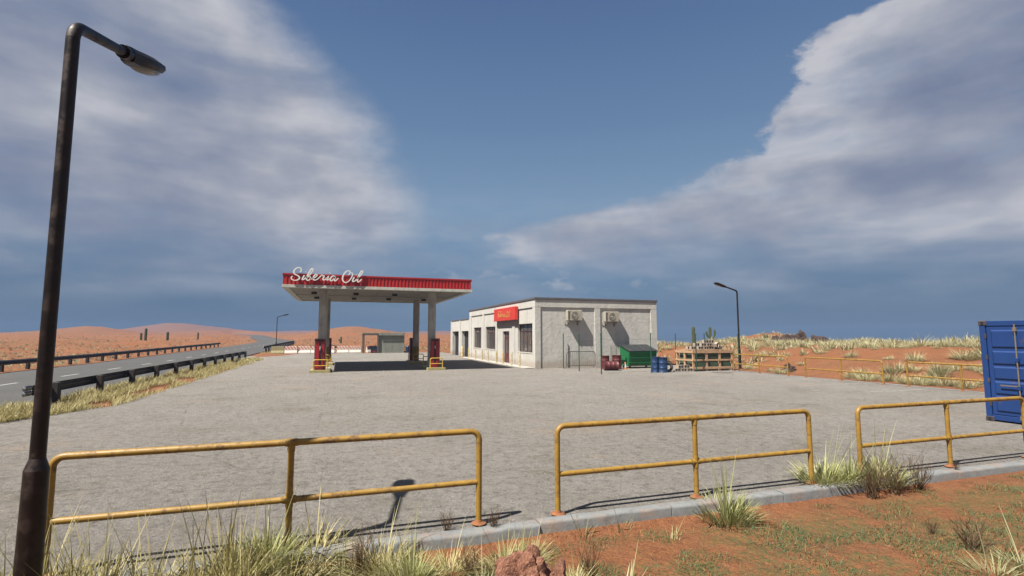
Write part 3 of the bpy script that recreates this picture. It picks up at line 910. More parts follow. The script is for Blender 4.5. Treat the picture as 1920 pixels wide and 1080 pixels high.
# ------------------------------------------------------------------ shop building
BX, BY, BX2 = 12.6, 32.5, 22.25
root = thing('shop_building', 'white single storey stucco shop with dark flat roof edge and garage annex behind', 'building', (BX, BY, 0))
def bl(g, x0, x1, y0, y1, z0, z1): g.box(x0-BX, x1-BX, y0-BY, y1-BY, z0, z1)
RC = .07; TH = .28
openings = [(33.05, 36.2, 1.04, 3.08, 'w'), (38.25, 39.95, .08, 2.58, 'd'), (42.05, 45.1, 1.05, 3.02, 'w'), (46.6, 49.45, 1.06, 3.02, 'w')]
g = MB(); y = BY + RC
xw0, xw1 = BX + RC, BX + RC + TH
for (a, b, z0, z1, k) in openings:
    bl(g, xw0, xw1, y, a, 0, 4.25)
    if z0 > .2: bl(g, xw0, xw1, a, b, 0, z0)
    else: bl(g, xw0, xw1, a, b, 0, z0)
    bl(g, xw0, xw1, a, b, z1, 4.25)
    y = b
bl(g, xw0, xw1, y, 51.0, 0, 4.25)
bl(g, xw1, BX2 - RC, BY + RC, BY + RC + TH, 0, 4.25)     # south wall panel
bl(g, BX2 - .3, BX2 - RC, BY + RC + TH, 51, 0, 4.25); bl(g, xw1, BX2 - .3, 50.75, 51, 0, 4.25)
g.build('wall', M['stucco'], root)
g = MB()
for (a, b) in ((BY, 33.0), (36.8, 37.35), (41.3, 41.72), (45.5, 45.98), (50.2, 51.0)): bl(g, BX, BX + RC + .02 if a > BY else BX + .42, a, b, 0, 4.17)
for (a, b) in ((17.14, 17.58), (21.75, 22.25)): bl(g, a, b, BY, BY + RC + .02, 0, 4.17)
split_build(g, 'pilaster', M['stucco'], root, bevel=.01)
g = MB()
bl(g, BX - .006, BX + .3, BY - .006, 51.0, 4.172, 4.69); bl(g, BX + .3, BX2 + .006, BY - .006, BY + .3, 4.172, 4.69)
bl(g, BX2 - .3, BX2 + .006, BY + .3, 51, 4.172, 4.69); bl(g, BX + .3, BX2 - .3, 50.7, 51, 4.172, 4.69)
g.build('top_beam', M['stucco'], root, bevel=.012)
g = MB()
bl(g, BX - .06, BX2 + .06, BY - .06, 51.06, 4.692, 4.84)
bl(g, BX - .03, 20, 51.07, 60.1, 3.9, 4.0)
g.build('roof', M['coping'], root, bevel=.008)
g = MB()   # garage annex
gy0, gy1 = 51.01, 60.0
y = gy0
gd = [(51.4, 54.55), (55.95, 59.25)]
for (a, b) in gd:
    bl(g, BX + .02, BX + .4, y, a, 0, 3.897); bl(g, BX + .02, BX + .4, a, b, 2.72, 3.897); y = b
bl(g, BX + .02, BX + .4, y, gy1, 0, 3.897)
bl(g, BX + .4, 20, gy1 - .3, gy1, 0, 3.897); bl(g, 19.7, 20, gy0, gy1 - .3, 0, 3.897)
for (a, b) in ((51.0, 51.15), (55.05, 55.45), (59.6, 60.0)): bl(g, BX - .03, BX + .018, a + .01, b, 0, 3.895)
g.build('annex_wall', M['stucco'], root, bevel=.008)
for (a, b) in gd:
    g = MB()
    n = 24
    for i in range(n):
        z = 2.72 * i / n
        g.box(.36 + .02, .44, a-BY+.02, b-BY-.02, z + .004, z + 2.72/n - .012)
    g.box(.41, .45, a-BY+.01, b-BY-.01, 0, 2.72)
    g.build('roller_shutter', M['shutter'], root)
for (a, b, z0, z1, k) in openings:
    ya, yb = a - BY, b - BY; fx = RC + .16
    g = MB()
    t_ = .06
    g.box(fx, fx+.07, ya, ya+t_, z0, z1); g.box(fx, fx+.07, yb-t_, yb, z0, z1)
    g.box(fx, fx+.07, ya+t_, yb-t_, z0, z0+t_); g.box(fx, fx+.07, ya+t_, yb-t_, z1-t_, z1)
    if k == 'w':
        zt = z0 + (z1-z0) * .74; n = 4
        g.box(fx+.002, fx+.066, ya+t_, yb-t_, zt-.025, zt+.025)
        for i in range(1, n):
            yy = ya + (yb-ya)*i/n
            g.box(fx+.004, fx+.064, yy-.022, yy+.022, z0+t_, zt-.025); g.box(fx+.004, fx+.064, yy-.022, yy+.022, zt+.025, z1-t_)
        win = g.build('window', M['frame'], root)
        MB().box(fx+.03, fx+.036, ya+t_, yb-t_, z0+t_, z1-t_).build('pane', M['glass'], win)
        g = MB(); yy = ya + .1
        while yy < yb - .12:
            w = .085; an = .5
            g.boxm(Matrix.Translation((fx + .3, yy, (z0+z1)/2)) @ Matrix.Rotation(an + random.uniform(-.15, .15), 4, 'Z'), .002, w/2, (z1-z0)/2)
            yy += .1 + (random.random() < .06) * .15
        g.build('vertical_blind', M['blind'], win)
        MB().box(RC - .03, RC + .15, ya - .04, yb + .04, z0 - .05, z0 - .003).build('sill', M['stucco'], win)
    else:
        yc = ya + (yb-ya) * .5
        g.box(fx+.004, fx+.064, ya+t_, yb-t_, z1-.5, z1-.44)
        dr = g.build('door', M['frame'], root)
        for (p, q) in ((ya+t_, yc-.01), (yc+.01, yb-t_)):
            lf = MB()
            lf.box(fx+.01, fx+.055, p, p+.09, z0+.02, z1-.52); lf.box(fx+.01, fx+.055, q-.09, q, z0+.02, z1-.52)
            lf.box(fx+.01, fx+.055, p+.09, q-.09, z0+.02, z0+.75); lf.box(fx+.01, fx+.055, p+.09, q-.09, z1-.62, z1-.52)
            lf.build('door_leaf', M['door_red'], dr)
        MB().box(fx+.03, fx+.036, ya+t_, yb-t_, z0+.7, z1-.06).build('pane', M['glass'], dr)
        MB().tube([(fx-.04, yc+.07, .95), (fx-.04, yc+.07, 1.25)], .015, 8).build('handle', M['galv'], dr)
MB().box(.2, 9, .5, 18.2, .0, .03).build('floor_slab', M['conc_col'], root)
MB().box(4.2, 4.3, .5, 18.2, .04, 4.1).build('inner_wall', M['blind'], root)
g = MB(); g.box(-.75, -.03, .1, 18.4, .0, .09); g.build('doorstep_slab', M['conc_col'], root, bevel=.02)

# shop sign
root = thing('shop_sign', 'bright red box sign with gold script above the shop door', 'sign', (12.3, 38.55, 3.4))
MB().box(0, .26, -2.7, 2.7, 0, 1.0).build('sign_box', M['sign_red'], root, bevel=.02)
g = MB()
for yy in (-2, 2): g.box(.262, .298, yy-.05, yy+.05, .75, .95)
split_build(g, 'bracket', M['galv'], root)
for k, st in ST.items():
    f = lambda a, b: (-.004, 1.55 - (a-275) * .00222, .28 + (350 - b) * .0019)
    stroke_letter(st, f, .024, .012, (-1, 0, 0)).build('letter', M['sign_gold'], root)

# air conditioners
def make_ac():
    root = thing('air_conditioner', 'x', 'air conditioner')
    W2, Hh, Dp = .56, .72, .34
    MB().box(-W2, W2, -Dp/2, Dp/2, 0, Hh).build('casing', M['ac'], root, bevel=.025)
    g = MB()
    for r_ in (.26, .21, .16, .11):
        pts = [(-.03 + r_*math.cos(2*PI*k/28), -Dp/2-.014, Hh/2 + r_*math.sin(2*PI*k/28)) for k in range(29)]
        g.tube(pts, .009, 6, cap=False)
    for k in range(10):
        a = 2*PI*k/10; g.tube([(-.03 + .05*math.cos(a), -Dp/2-.014, Hh/2 + .05*math.sin(a)), (-.03 + .26*math.cos(a), -Dp/2-.014, Hh/2 + .26*math.sin(a))], .005, 5)
    g.build('fan_guard', M['ac'], root)
    g = MB(); g.bm.faces.new([g.bm.verts.new((-.03 + .265*math.cos(2*PI*k/32), -Dp/2-.004, Hh/2 + .265*math.sin(2*PI*k/32))) for k in range(32)])
    g.build('fan_opening', M['ac_dark'], root)
    g = MB()
    g.tube([(-.03, -Dp/2-.03, Hh/2), (-.03, -Dp/2-.006, Hh/2)], [.055, .06], 16)
    g.build('fan_hub', M['white_plastic'], root, smooth=True)
    g = MB()
    for i in range(9): g.box(-W2+.04, -W2+.17, -Dp/2-.006, -Dp/2-.001, .08 + i*.065, .08 + i*.065 + .035)
    g.build('side_grille', M['ac_dark'], root)
    for s in (-1, 1):
        g = MB(); x = s * .36
        g.box(x-.02, x+.02, -Dp/2-.02, Dp/2+.12, -.045, -.003)
        g.tube([(x, -Dp/2+.02, -.045), (x, Dp/2+.11, -.3)], .014, 6); g.box(x-.02, x+.02, Dp/2+.085, Dp/2+.12, -.33, -.046)
        g.build('wall_bracket', M['galv'], root)
    g = MB(); g.tube([(-.5, Dp/2-.02, .1), (-.58, Dp/2+.02, 0), (-.6, Dp/2+.08, -.12), (-.58, Dp/2+.1, -.26)], .02, 8); g.build('pipe', M['ac'], root, smooth=True)
    return root
ac = make_ac(); ac.location = (15.42, 32.28, 3.26)
GA = 'wall air conditioners'
tag(ac, 'beige air conditioner on the end wall, above the crowd barrier', group=GA)
dup(ac, (18.33, 32.28, 3.2), 0, 'beige air conditioner on the end wall, above the green dumpster', GA)

# bollards
b0 = MB().lathe([(.055, 0), (.055, .97), (.045, 1.0), (.02, 1.01)], 12).build('bollard', None, smooth=True) if False else None
def mk_boll():
    m, t, b, tc = newmat('bollard_paint')
    s = t.n('ShaderNodeSeparateXYZ'); t.l(tc, s.inputs[0])
    st = t.math('GREATER_THAN', t.math('FRACT', t.math('MULTIPLY', s.outputs[2], 3.0)), .5)
    c = t.mix(st, (.62, .42, .1), (.62, .55, .38))
    d = t.ramp(t.noise(tc, 9, 6, .7), [(.5, 0.0), (.68, .7)])
    c = t.mix(d, c, (.3, .2, .1))
    t.l(c, b.inputs['Base Color']); b.inputs['Roughness'].default_value = .6
    return m
M['boll'] = mk_boll()
def make_boll():
    root = thing('bollard', 'x', 'bollard')
    MB().lathe([(.062, .0), (.062, .99), (.05, 1.03), (.02, 1.045)], 14).build('post', M['boll'], root, smooth=True)
    MB().lathe([(.12, .0), (.12, .012), (.07, .02)], 14).build('base_plate', M['rust'], root, smooth=True)
    return root
bo = make_boll()
BL = [(48.75, 'thin yellow bollard before the shop, left of the farthest window'), (46.2, 'thin yellow bollard beneath the right edge of the farthest shop window'), (43.95, 'thin yellow bollard below the middle shop window, left one of two'),
      (42.05, 'thin yellow bollard below the middle shop window, right one of two'), (39.6, 'thin yellow bollard just left of the shop door'), (37.9, 'thin yellow bollard standing in front of the shop door'),
      (35.75, 'thin yellow bollard just right of the shop door'), (34.0, 'thin yellow bollard below the big window, nearest the building corner')]
GB = 'yellow bollards along the shop front'
bo.location = (12.0, BL[0][0], 0); tag(bo, BL[0][1], group=GB)
for y_, l_ in BL[1:]: dup(bo, (12.02, y_, 0), 0, l_, GB)
dup(bo, (12.1, 51.9, 0), 0, 'thick faded bollard in front of the garage shutters', GB, scale=(1.9, 1.9, 1.1))

# ------------------------------------------------------------------ fence at the yard
fr = thing('wire_fence', 'green post and wire fence around the yard beside the building', 'fence', (0, 0, 0))
FP = [(14.62, 32.35), (14.38, 29.44), (14.37, 26.55), (17.75, 26.6), (21.0, 26.62), (24.25, 26.62), (24.35, 29.95), (24.45, 33.35)]
for (x, y) in FP:
    zb = 0 if x < 24 else height(x, y)
    p = MB().tube([(0, 0, -.1), (0, 0, 2.33)], .032, 10).build('post', M['green_post'], fr, loc=(x, y, 0), smooth=True)
    g = MB().lathe([(.04, 2.3), (.042, 2.36), (.02, 2.39)], 10)
    for z in (.12, 1.05, 2.0): g.lathe([(.038, z), (.04, z + .05), (.038, z + .055)], 10)
    split_build(g, 'post_clip', M['green_post'], p, smooth=True)
g = MB()
for a, b in zip(FP, FP[1:]):
    for z in (.12, 2.02):
        pts = [(a[0] + (b[0]-a[0])*k/6, a[1] + (b[1]-a[1])*k/6, z - .03 * math.sin(PI*k/6)) for k in range(7)]
        g.tube(pts, .0055, 5)
a, b = FP[0], FP[1]
g.tube([(a[0], a[1], 1.95), (a[0] + (b[0]-a[0])*.55, a[1] + (b[1]-a[1])*.55, .1)], .006, 5)
g.build('wire', M['wire'], fr)

# crowd barrier
root = thing('crowd_barrier', 'grey steel crowd barrier leaning by the end wall', 'barrier', (15.75, 31.95, 0))
W2 = 1.07
pts = [(-W2, 0, .1), (-W2, 0, .95)]
for k in range(1, 7): a = PI/2*k/6; pts.append((-W2+.2-.2*math.cos(a), 0, .95+.2*math.sin(a)))
for k in range(0, 7): a = PI/2*k/6; pts.append((W2-.2+.2*math.sin(a), 0, .95+.2*math.cos(a)))
pts.append((W2, 0, .1))
g = MB(); g.tube(pts, .024, 10); g.tube([(-W2, 0, .2), (W2, 0, .2)], .02, 8)
g.build('frame', M['frame_dark'], root, smooth=True)
g = MB()
for i in range(1, 14): g.tube([(-W2 + 2*W2*i/14, 0, .2), (-W2 + 2*W2*i/14, 0, 1.15)], .013, 6)
g.build('bars', M['frame_dark'], root)
for s in (-1, 1):
    g = MB(); g.tube([(s*W2, -.3, .01), (s*W2, -.26, .04), (s*W2, 0, .14), (s*W2, .26, .04), (s*W2, .3, .01)], .016, 8); g.build('foot', M['galv'], root, smooth=True)
    g = MB(); g.tube([(s*(W2+.01), 0, .38), (s*(W2+.07), 0, .38), (s*(W2+.07), 0, .46)], .012, 6); g.tube([(s*(W2+.01), 0, .85), (s*(W2+.07), 0, .85), (s*(W2+.07), 0, .93)], .012, 6); split_build(g, 'hook', M['galv'], root)

# drums
def make_drum(mt):
    root = thing('oil_drum', 'x', 'drum')
    g = MB(); r_ = .29
    prof = [(r_+.008, 0), (r_+.01, .02), (r_, .03), (r_, .27), (r_+.012, .29), (r_, .31), (r_, .57), (r_+.012, .59), (r_, .61), (r_, .86), (r_+.01, .87), (r_+.008, .89), (r_-.012, .89), (r_-.014, .875), (.02, .875)]
    g.lathe(prof, 28); g.build('shell', mt, root, smooth=True, angle=.9)
    g = MB(); g.lathe([(.035, .875), (.035, .89), (.01, .892)], 12, (.18, 0, 0)); g.lathe([(.02, .875), (.02, .888), (.005, .889)], 10, (-.2, .05, 0)); split_build(g, 'bung_cap', M['galv'], root)
    return root
GD, GD2 = 'rusty dark red oil drums', 'blue barrels'
dr = make_drum(M['drum_red']); dr.location = (16.93, 30.75, 0); tag(dr, 'dark red oil drum standing at the back left, behind the drum on its side', group=GD)
dup(dr, (17.62, 30.4, 0), 1, 'dark red oil drum standing beside the green dumpster', GD, scale=1.04)
d3 = dup(dr, (16.2, 29.55, .3), 0, 'dark red oil drum lying on its side in front of the others', GD)
d3.rotation_euler = (R(90), 0, R(74))
db = make_drum(M['drum_blue']); db.location = (18.42, 27.15, 0); tag(db, 'blue barrel on the left of the pair by the fence post', group=GD2)
dup(db, (18.75, 26.92, 0), 2, 'blue barrel on the right of the pair by the fence post', GD2, scale=1.02)
db.scale = (.93, .93, 1.05)

# cone
root = thing('traffic_cone', 'small faded traffic cone beside the green dumpster', 'traffic cone', (18.22, 30.35, 0))
MB().box(-.16, .16, -.16, .16, 0, .03).build('base', M['orange'], root, bevel=.01)
cn = MB().lathe([(.12, .03), (.03, .46), (.02, .47)], 18).build('cone_body', M['orange'], root, smooth=True)
MB().lathe([(.1045, .12), (.06, .33)], 18, capb=False, capt=False).build('pale_band', M['white_plastic'], cn, smooth=True)

# dumpster
root = thing('dumpster', 'green metal dumpster with a dark sloping lid against the end wall', 'dumpster', (19.85, 31.35, 0))
g = MB()
prof = [(-.52, .16), (.52, .16), (.62, 1.5), (.58, 1.52), (-.66, 1.14), (-.66, 1.1)]
g.prism(prof, 'x', -1.08, 1.08); g.build('bin_body', M['bin_green'], root, bevel=.012)
g = MB()
for z in (.38, .7): g.box(-1.06, 1.06, -.66, -.56, z, z + .05)
g.box(-1.12, 1.12, -.72, -.665, 1.06, 1.13)
for x in (-1.1, 1.083): g.prism([(-.5, .2), (-.43, .2), (-.55, 1.1), (-.64, 1.1)], 'x', x, x + .02)
split_build(g, 'rib', M['bin_green'], root)
for s in (-1, 1):
    g = MB(); x0 = s*1.09; x1 = s*1.25
    g.box(min(x0, x1), max(x0, x1), -.35, .3, .55, .75); g.build('fork_pocket', M['bin_green'], root, bevel=.01)
g = MB()
g.prism([(-.74, 1.15), (-.74, 1.19), (.6, 1.60), (.6, 1.56)], 'x', -1.14, 1.14)
for x in (-.6, 0, .6): g.prism([(-.72, 1.197), (-.72, 1.215), (.58, 1.615), (.58, 1.597)], 'x', x-.02, x+.02)
g.build('lid', M['bin_lid'], root)
for x in (-.9, .9):
    for y in (-.4, .4):
        g = MB(); g.tube([(x-.03, y, .09), (x+.03, y, .09)], .085, 14); g.build('wheel', M['tyre'], root)

# wire mesh roll
g = MB()
for k in range(16):
    a = 2*PI*k/16; r_ = .24 - .003*k
    g.tube([(r_*math.cos(a), r_*math.sin(a), 0), (r_*math.cos(a), r_*math.sin(a), 1.55)], .005, 4)
for i in range(22):
    z = .02 + i*.072
    g.tube([(.24*math.cos(2*PI*k/16), .24*math.sin(2*PI*k/16), z) for k in range(17)], .005, 4, cap=False)
o = g.build('wire_mesh_roll', M['galv'], loc=(18.15, 31.7, 0)); tag(o, 'grey upright roll of wire mesh between drums and dumpster', 'wire roll')

# tyre
g = MB(); rings = []
for k in range(28):
    a = 2*PI*k/28; c = Vector((.24*math.cos(a), 0, .24*math.sin(a)))
    ring = []
    for q in range(12):
        b = 2*PI*q/12; rr = .085*math.cos(b); ring.append(g.bm.verts.new(c + Vector((math.cos(a)*rr, .1*math.sin(b), math.sin(a)*rr))))
    rings.append(ring)
for k in range(28):
    for q in range(12): g.bm.faces.new((rings[k][q], rings[k][(q+1)%12], rings[(k+1)%28][(q+1)%12], rings[(k+1)%28][q]))
o = g.build('old_tyre', M['tyre'], smooth=True, loc=(19.25, 27.1, .305)); o.rotation_euler = (R(-14), 0, R(-25)); tag(o, 'old dark tyre leaning beside the blue barrels', 'tyre')

# crate
root = thing('wooden_crate', 'long open slatted wooden crate filled with green covered bales', 'crate', (22.6, 27.85, 0))
cx0, cx1, cy0, cy1 = -1.55, 1.57, -.85, .85
def post(x, y, w=.075, d=.05): return MB().box(x-w, x+w, y-d, y+d, 0, 1.32)
for x in (cx0+.075, cx0+1.06, cx0+2.07, cx1-.075):
    for y in (cy0+.05, cy1-.05): post(x, y).build('upright', M['plank'], root, bevel=.006)
for x in (cx0+.05, cx1-.05): post(x, 0, .05, .07).build('upright', M['plank'], root, bevel=.006)
g = MB()
for z, h in ((.13, .14), (.62, .12), (1.12, .17)):
    for y0, y1 in ((cy0-.028, cy0-.003), (cy1+.003, cy1+.028)): g.box(cx0-.03, cx1+.03, y0, y1, z, z+h)
    for x0, x1 in ((cx0-.028, cx0-.003), (cx1+.003, cx1+.028)): g.box(x0, x1, cy0, cy1, z+.004, z+h-.004)
g.build('slats', M['plank'], root, bevel=.004)
g = MB()
for i in range(9): g.box(cx0, cx1, cy0 + i*.19, cy0 + i*.19 + .15, 1.322, 1.345)
g.box(cx0, cx1, cy0+.1, cy1-.1, .1, .13)
g.build('deck_boards', M['plank'], root)
for i in range(3):
    g = MB(); x0 = cx0 + .16 + i*1.0
    g.box(x0, x0+.9, cy0+.12, cy1-.12, .135, 1.24)
    g.build('covered_bale', M['bale'], root, bevel=.05)

# hollow blocks
def make_block():
    g = MB(); w, d, h = .2, .1, .1
    # holes face the viewer (along y)
    g.box(-w, w, -d, d, .17, .2); g.box(-w, w, -d, d, 0, .03)
    for x0, x1 in ((-w, -w+.035), (-.018, .018), (w-.035, w)): g.box(x0, x1, -d+.001, d-.001, .03, .17)
    return g.build('concrete_block', M['block'])
bk = make_block(); GK1, GK2 = 'hollow blocks stacked on the crate', 'hollow blocks on the ground by the crate'
L1, L2 = 'pale hollow concrete block in the pile on top of the wooden crate', 'pale hollow concrete block on the ground at the left end of the crate'
tag(bk, L1, 'concrete block', GK1); bk.location = (21.35, 27.35, 1.347)
T0 = 1.347
pile = [(21.85, 27.3, 0, 0), (22.28, 27.3, 0, .03), (22.7, 27.32, 0, -.04), (23.1, 27.5, 0, .3),
        (22.1, 27.32, .202, .05), (22.52, 27.3, .202, 0), (22.75, 27.6, .202, .1), (21.9, 27.7, .202, 0), (22.35, 27.4, .404, .08), (22.8, 27.45, .404, -.1), (21.4, 27.8, 0, .1), (21.9, 27.8, 0, 0), (22.35, 27.75, 0, 0)]
for (x, y, z, rz) in pile:
    c = bk.copy(); col.objects.link(c); c.location = (x, y, T0 + z); c.rotation_euler = (0, 0, rz)
for (x, y, z, ry, rz) in ((23.35, 27.35, .03, .45, .3), (23.6, 27.6, .02, .2, -.4), (23.15, 27.35, .215, -.3, .6)):
    c = bk.copy(); col.objects.link(c); c.location = (x, y, T0 + z); c.rotation_euler = (0, ry, rz)
for (x, y, z, rz) in ((19.95, 27.15, 0, .02), (20.4, 27.12, 0, -.03), (20.82, 27.1, 0, .05), (20.2, 27.15, .202, .04), (20.62, 27.12, .202, -.02), (20.3, 27.6, 0, .3)):
    c = bk.copy(); col.objects.link(c); c.location = (x, y, z + .001); c.rotation_euler = (0, 0, rz); c['label'] = L2; c['group'] = GK2

# ------------------------------------------------------------------ container
root = thing('shipping_container', 'blue shipping container with a locking rod, at the right edge', 'container', (16.16, 8.98, 0))
LC, WC, HC = 6.06, 2.44, 2.6
# local: x into +x, y towards -y
g = MB()
g.box(.04, LC, -WC+.03, -.03, .16, HC-.03)
n = 40
for s_y, sg in ((-.03, 1), (-WC+.03, -1)):
    for i in range(22):
        x0 = .25 + i*.26; g.box(x0, x0+.15, min(s_y, s_y+sg*.025), max(s_y, s_y+sg*.025), .2, HC-.15)
g.build('container_body', M['cont_blue'], root)
g = MB()   # corner posts and rails of the end frame
g.box(-.02, .16, -.13, 0, .12, HC-.12); g.box(-.02, .16, -WC, -WC+.13, .12, HC-.12)
g.box(-.015, .14, -WC+.13, -.13, .04, .17); g.box(-.015, .14, -WC+.13, -.13, HC-.14, HC-.01)
g.box(0, LC, -.1, .0, .02, .16); g.box(0, LC, -WC, -WC+.1, .02, .16); g.box(.1, LC, -.08, .0, HC-.1, HC-.005); g.box(.1, LC, -WC, -WC+.08, HC-.1, HC-.005)
g.build('end_frame', M['cont_blue'], root, bevel=.008)
def cast(y0, y1, z0, z1):
    g = MB(); g.box(-.035, .165, y0, y1, z0, z1)
    c = g.build('corner_casting', M['cont_casting'], root, bevel=.012)
    g = MB(); yc, zc = (y0+y1)/2, (z0+z1)/2
    g.lathe([(.035, 0), (.035, .006)], 16); o = g.build('casting_hole', M['black'], c); o.rotation_euler = (0, R(-90), 0); o.location = (-.036, yc, zc); o.scale = (1.25, .9, 1)
for z0 in (.0, HC-.125):
    cast(-.175, .01, z0, z0+.125); cast(-WC-.01, -WC+.175, z0, z0+.125)
for (a, b) in ((-.15, -WC/2+.005), (-WC/2-.005, -WC+.15)):
    y1_, y0_ = a, b
    g = MB(); g.box(-.0, .03, y0_, y1_, .19, HC-.16)
    # pressed horizontal panels: raised fields, grooves between
    for (z0, z1) in ((.3, .62), (.74, 1.0), (1.12, 1.38), (1.5, 1.78), (1.93, 2.32)):
        yy0, yy1 = y0_ + .12, y1_ - .12
        dd = -.028
        P = [(0, z0-.04), (dd, z0), (dd, z1), (0, z1+.04)]
        vA = [g.bm.verts.new((q[0]-.002, yy0 - (.03 if i in (0, 3) else 0), q[1])) for i, q in enumerate(P)]; vB = [g.bm.verts.new((q[0]-.002, yy1 + (.03 if i in (0, 3) else 0), q[1])) for i, q in enumerate(P)]
        for i in range(3): g.bm.faces.new((vA[i], vA[i+1], vB[i+1], vB[i]))
        g.bm.faces.new((vA[0], vA[1], vA[2], vA[3])); g.bm.faces.new((vB[0], vB[1], vB[2], vB[3]))
    dr_ = g.build('container_door', M['cont_blue'], root)
    for k, q in enumerate((.63, 1.0) if a > -1 else (.35, .8)):
        yy = a - q if k == 0 else a - q
        g = MB(); g.tube([(-.075, yy, .1), (-.075, yy, HC-.1)], .017, 10); g.build('locking_rod', M['cont_rod'], dr_, smooth=True)
        for z in (.16, 2.36, .9, 1.6):
            g = MB(); g.box(-.1, -.031, yy-.035, yy+.035, z-.05, z+.05); g.build('rod_bracket', M['cont_rod'] if z in (.16, 2.36) else M['cont_blue'], dr_, bevel=.008)
        if k == 0:
            g = MB(); g.box(-.1, -.085, yy-.02, yy+.38, .93, .96); g.build('door_handle', M['cont_rod'], dr_)
g = MB()
for z in (.45, 1.05, 1.65, 2.2): g.box(-.028, -.018, -.148, -.1, z-.06, z+.06)
split_build(g, 'hinge', M['cont_casting'], root)

# ------------------------------------------------------------------ barriers at the far edge
def make_jersey(mt):
    root = thing('traffic_barrier', 'x', 'barrier')
    prof = [(-.26, 0), (.26, 0), (.26, .14), (.12, .42), (.09, .92), (-.09, .92), (-.12, .42), (-.26, .14)]
    MB().prism(prof, 'x', -.72, .72).build('barrier_body', mt, root, bevel=.02)
    g = MB(); g.tube([(.72, 0, .1), (.72, 0, .8)], .05, 8); g.build('joint_pin', M['galv'], root, smooth=True)
    return root
j = make_jersey(M['barrier_white']); GJ = 'red and white traffic barriers at the far edge'
xsb = [-5.54, -4.0, -2.5, -1.15, .55, 2.07]
JL = ['first red and white striped barrier, next to the faded yellow one', 'second red and white striped barrier from the yellow one', 'red and white striped barrier just left of the front left column', 'red and white striped barrier just right of the red pump and columns', 'red and white striped barrier, middle one between columns and shelter', 'red and white striped barrier next to the shelter post']
for i, x in enumerate(xsb):
    o = j if i == 0 else dup(j, (0, 0, 0))
    o.location = (x, 69.3 + random.uniform(-.12, .12), 0); o.rotation_euler = (0, 0, random.uniform(-.06, .06)); tag(o, JL[i], group=GJ)
dup(j, (4.15, 70.3, 0), .5, 'red and white striped barrier seen through the open shelter frame', GJ)
jy = make_jersey(M['barrier_yellow']); jy.location = (-7.05, 69.3, 0); tag(jy, 'faded yellow barrier at the left end of the row, below the distant lamp', group='faded yellow barrier')

# shelter
root = thing('roadside_shelter', 'grey corrugated metal shelter with an open timber frame at its left', 'shelter', (5.65, 69.2, 0))
g = MB(); n = 44
x0, x1 = 5.0-5.65, 8.28-5.65
pr = []
for i in range(n+1):
    pr.append((x0 + (x1-x0)*i/n, -.018 if i % 2 else .018))
for z0, z1, yy in ((0, 2.3, 0), (2.28, 2.62, -.25)):
    A = [g.bm.verts.new((u, v + yy, z0)) for u, v in pr]; B = [g.bm.verts.new((u, v + yy, z1)) for u, v in pr]
    for i in range(n): g.bm.faces.new((A[i], A[i+1], B[i+1], B[i]))
g.build('corrugated_wall', M['corr'], root)
MB().box(x0, x0+.06, .04, 2.0, 0, 2.4).build('side_wall', M['corr'], root)
MB().box(x1-.06, x1, .04, 2.0, 0, 2.4).build('side_wall', M['corr'], root)
MB().box(2.9-5.65, 8.4-5.65, -.22, 2.2, 2.52, 2.6).build('flat_roof', M['corr'], root)
g = MB(); g.box(2.92-5.65, x0-.005, -.2, -.05, 2.3, 2.515); g.box(2.92-5.65, 3.07-5.65, -.04, 2.1, 2.3, 2.515); g.build('roof_beam', M['timber'], root)
for (x, y) in ((3.1-5.65, -.1), (x0-.12, -.1), (3.1-5.65, 2.0)): MB().box(x-.1, x+.1, y-.08, y+.08, 0, 2.3).build('post', M['timber'], root)
root = thing('storage_bin', 'dark blue storage box inside the open shelter frame', 'box', (4.45, 69.6, 0))
MB().box(-.42, .42, -.3, .3, .05, .8).build('bin_body', M['navy'], root, bevel=.02); MB().box(-.45, .45, -.33, .33, .805, .88).build('lid', M['navy'], root, bevel=.015)
g = MB(); g.box(-.3, .25, -.36, -.33, .1, .3); g.build('front_label', M['pump_red'], root)
root = thing('waste_bin', 'dark blue domed bin standing right of the shelter', 'bin', (8.72, 68.9, 0))
MB().lathe([(.26, 0), (.31, .7), (.31, .72)], 18).build('bin_body', M['navy'], root, smooth=True, angle=.5)
MB().lathe([(.33, .723), (.32, .8), (.2, .92), (.05, .95)], 18).build('domed_lid', M['navy'], root, smooth=True)

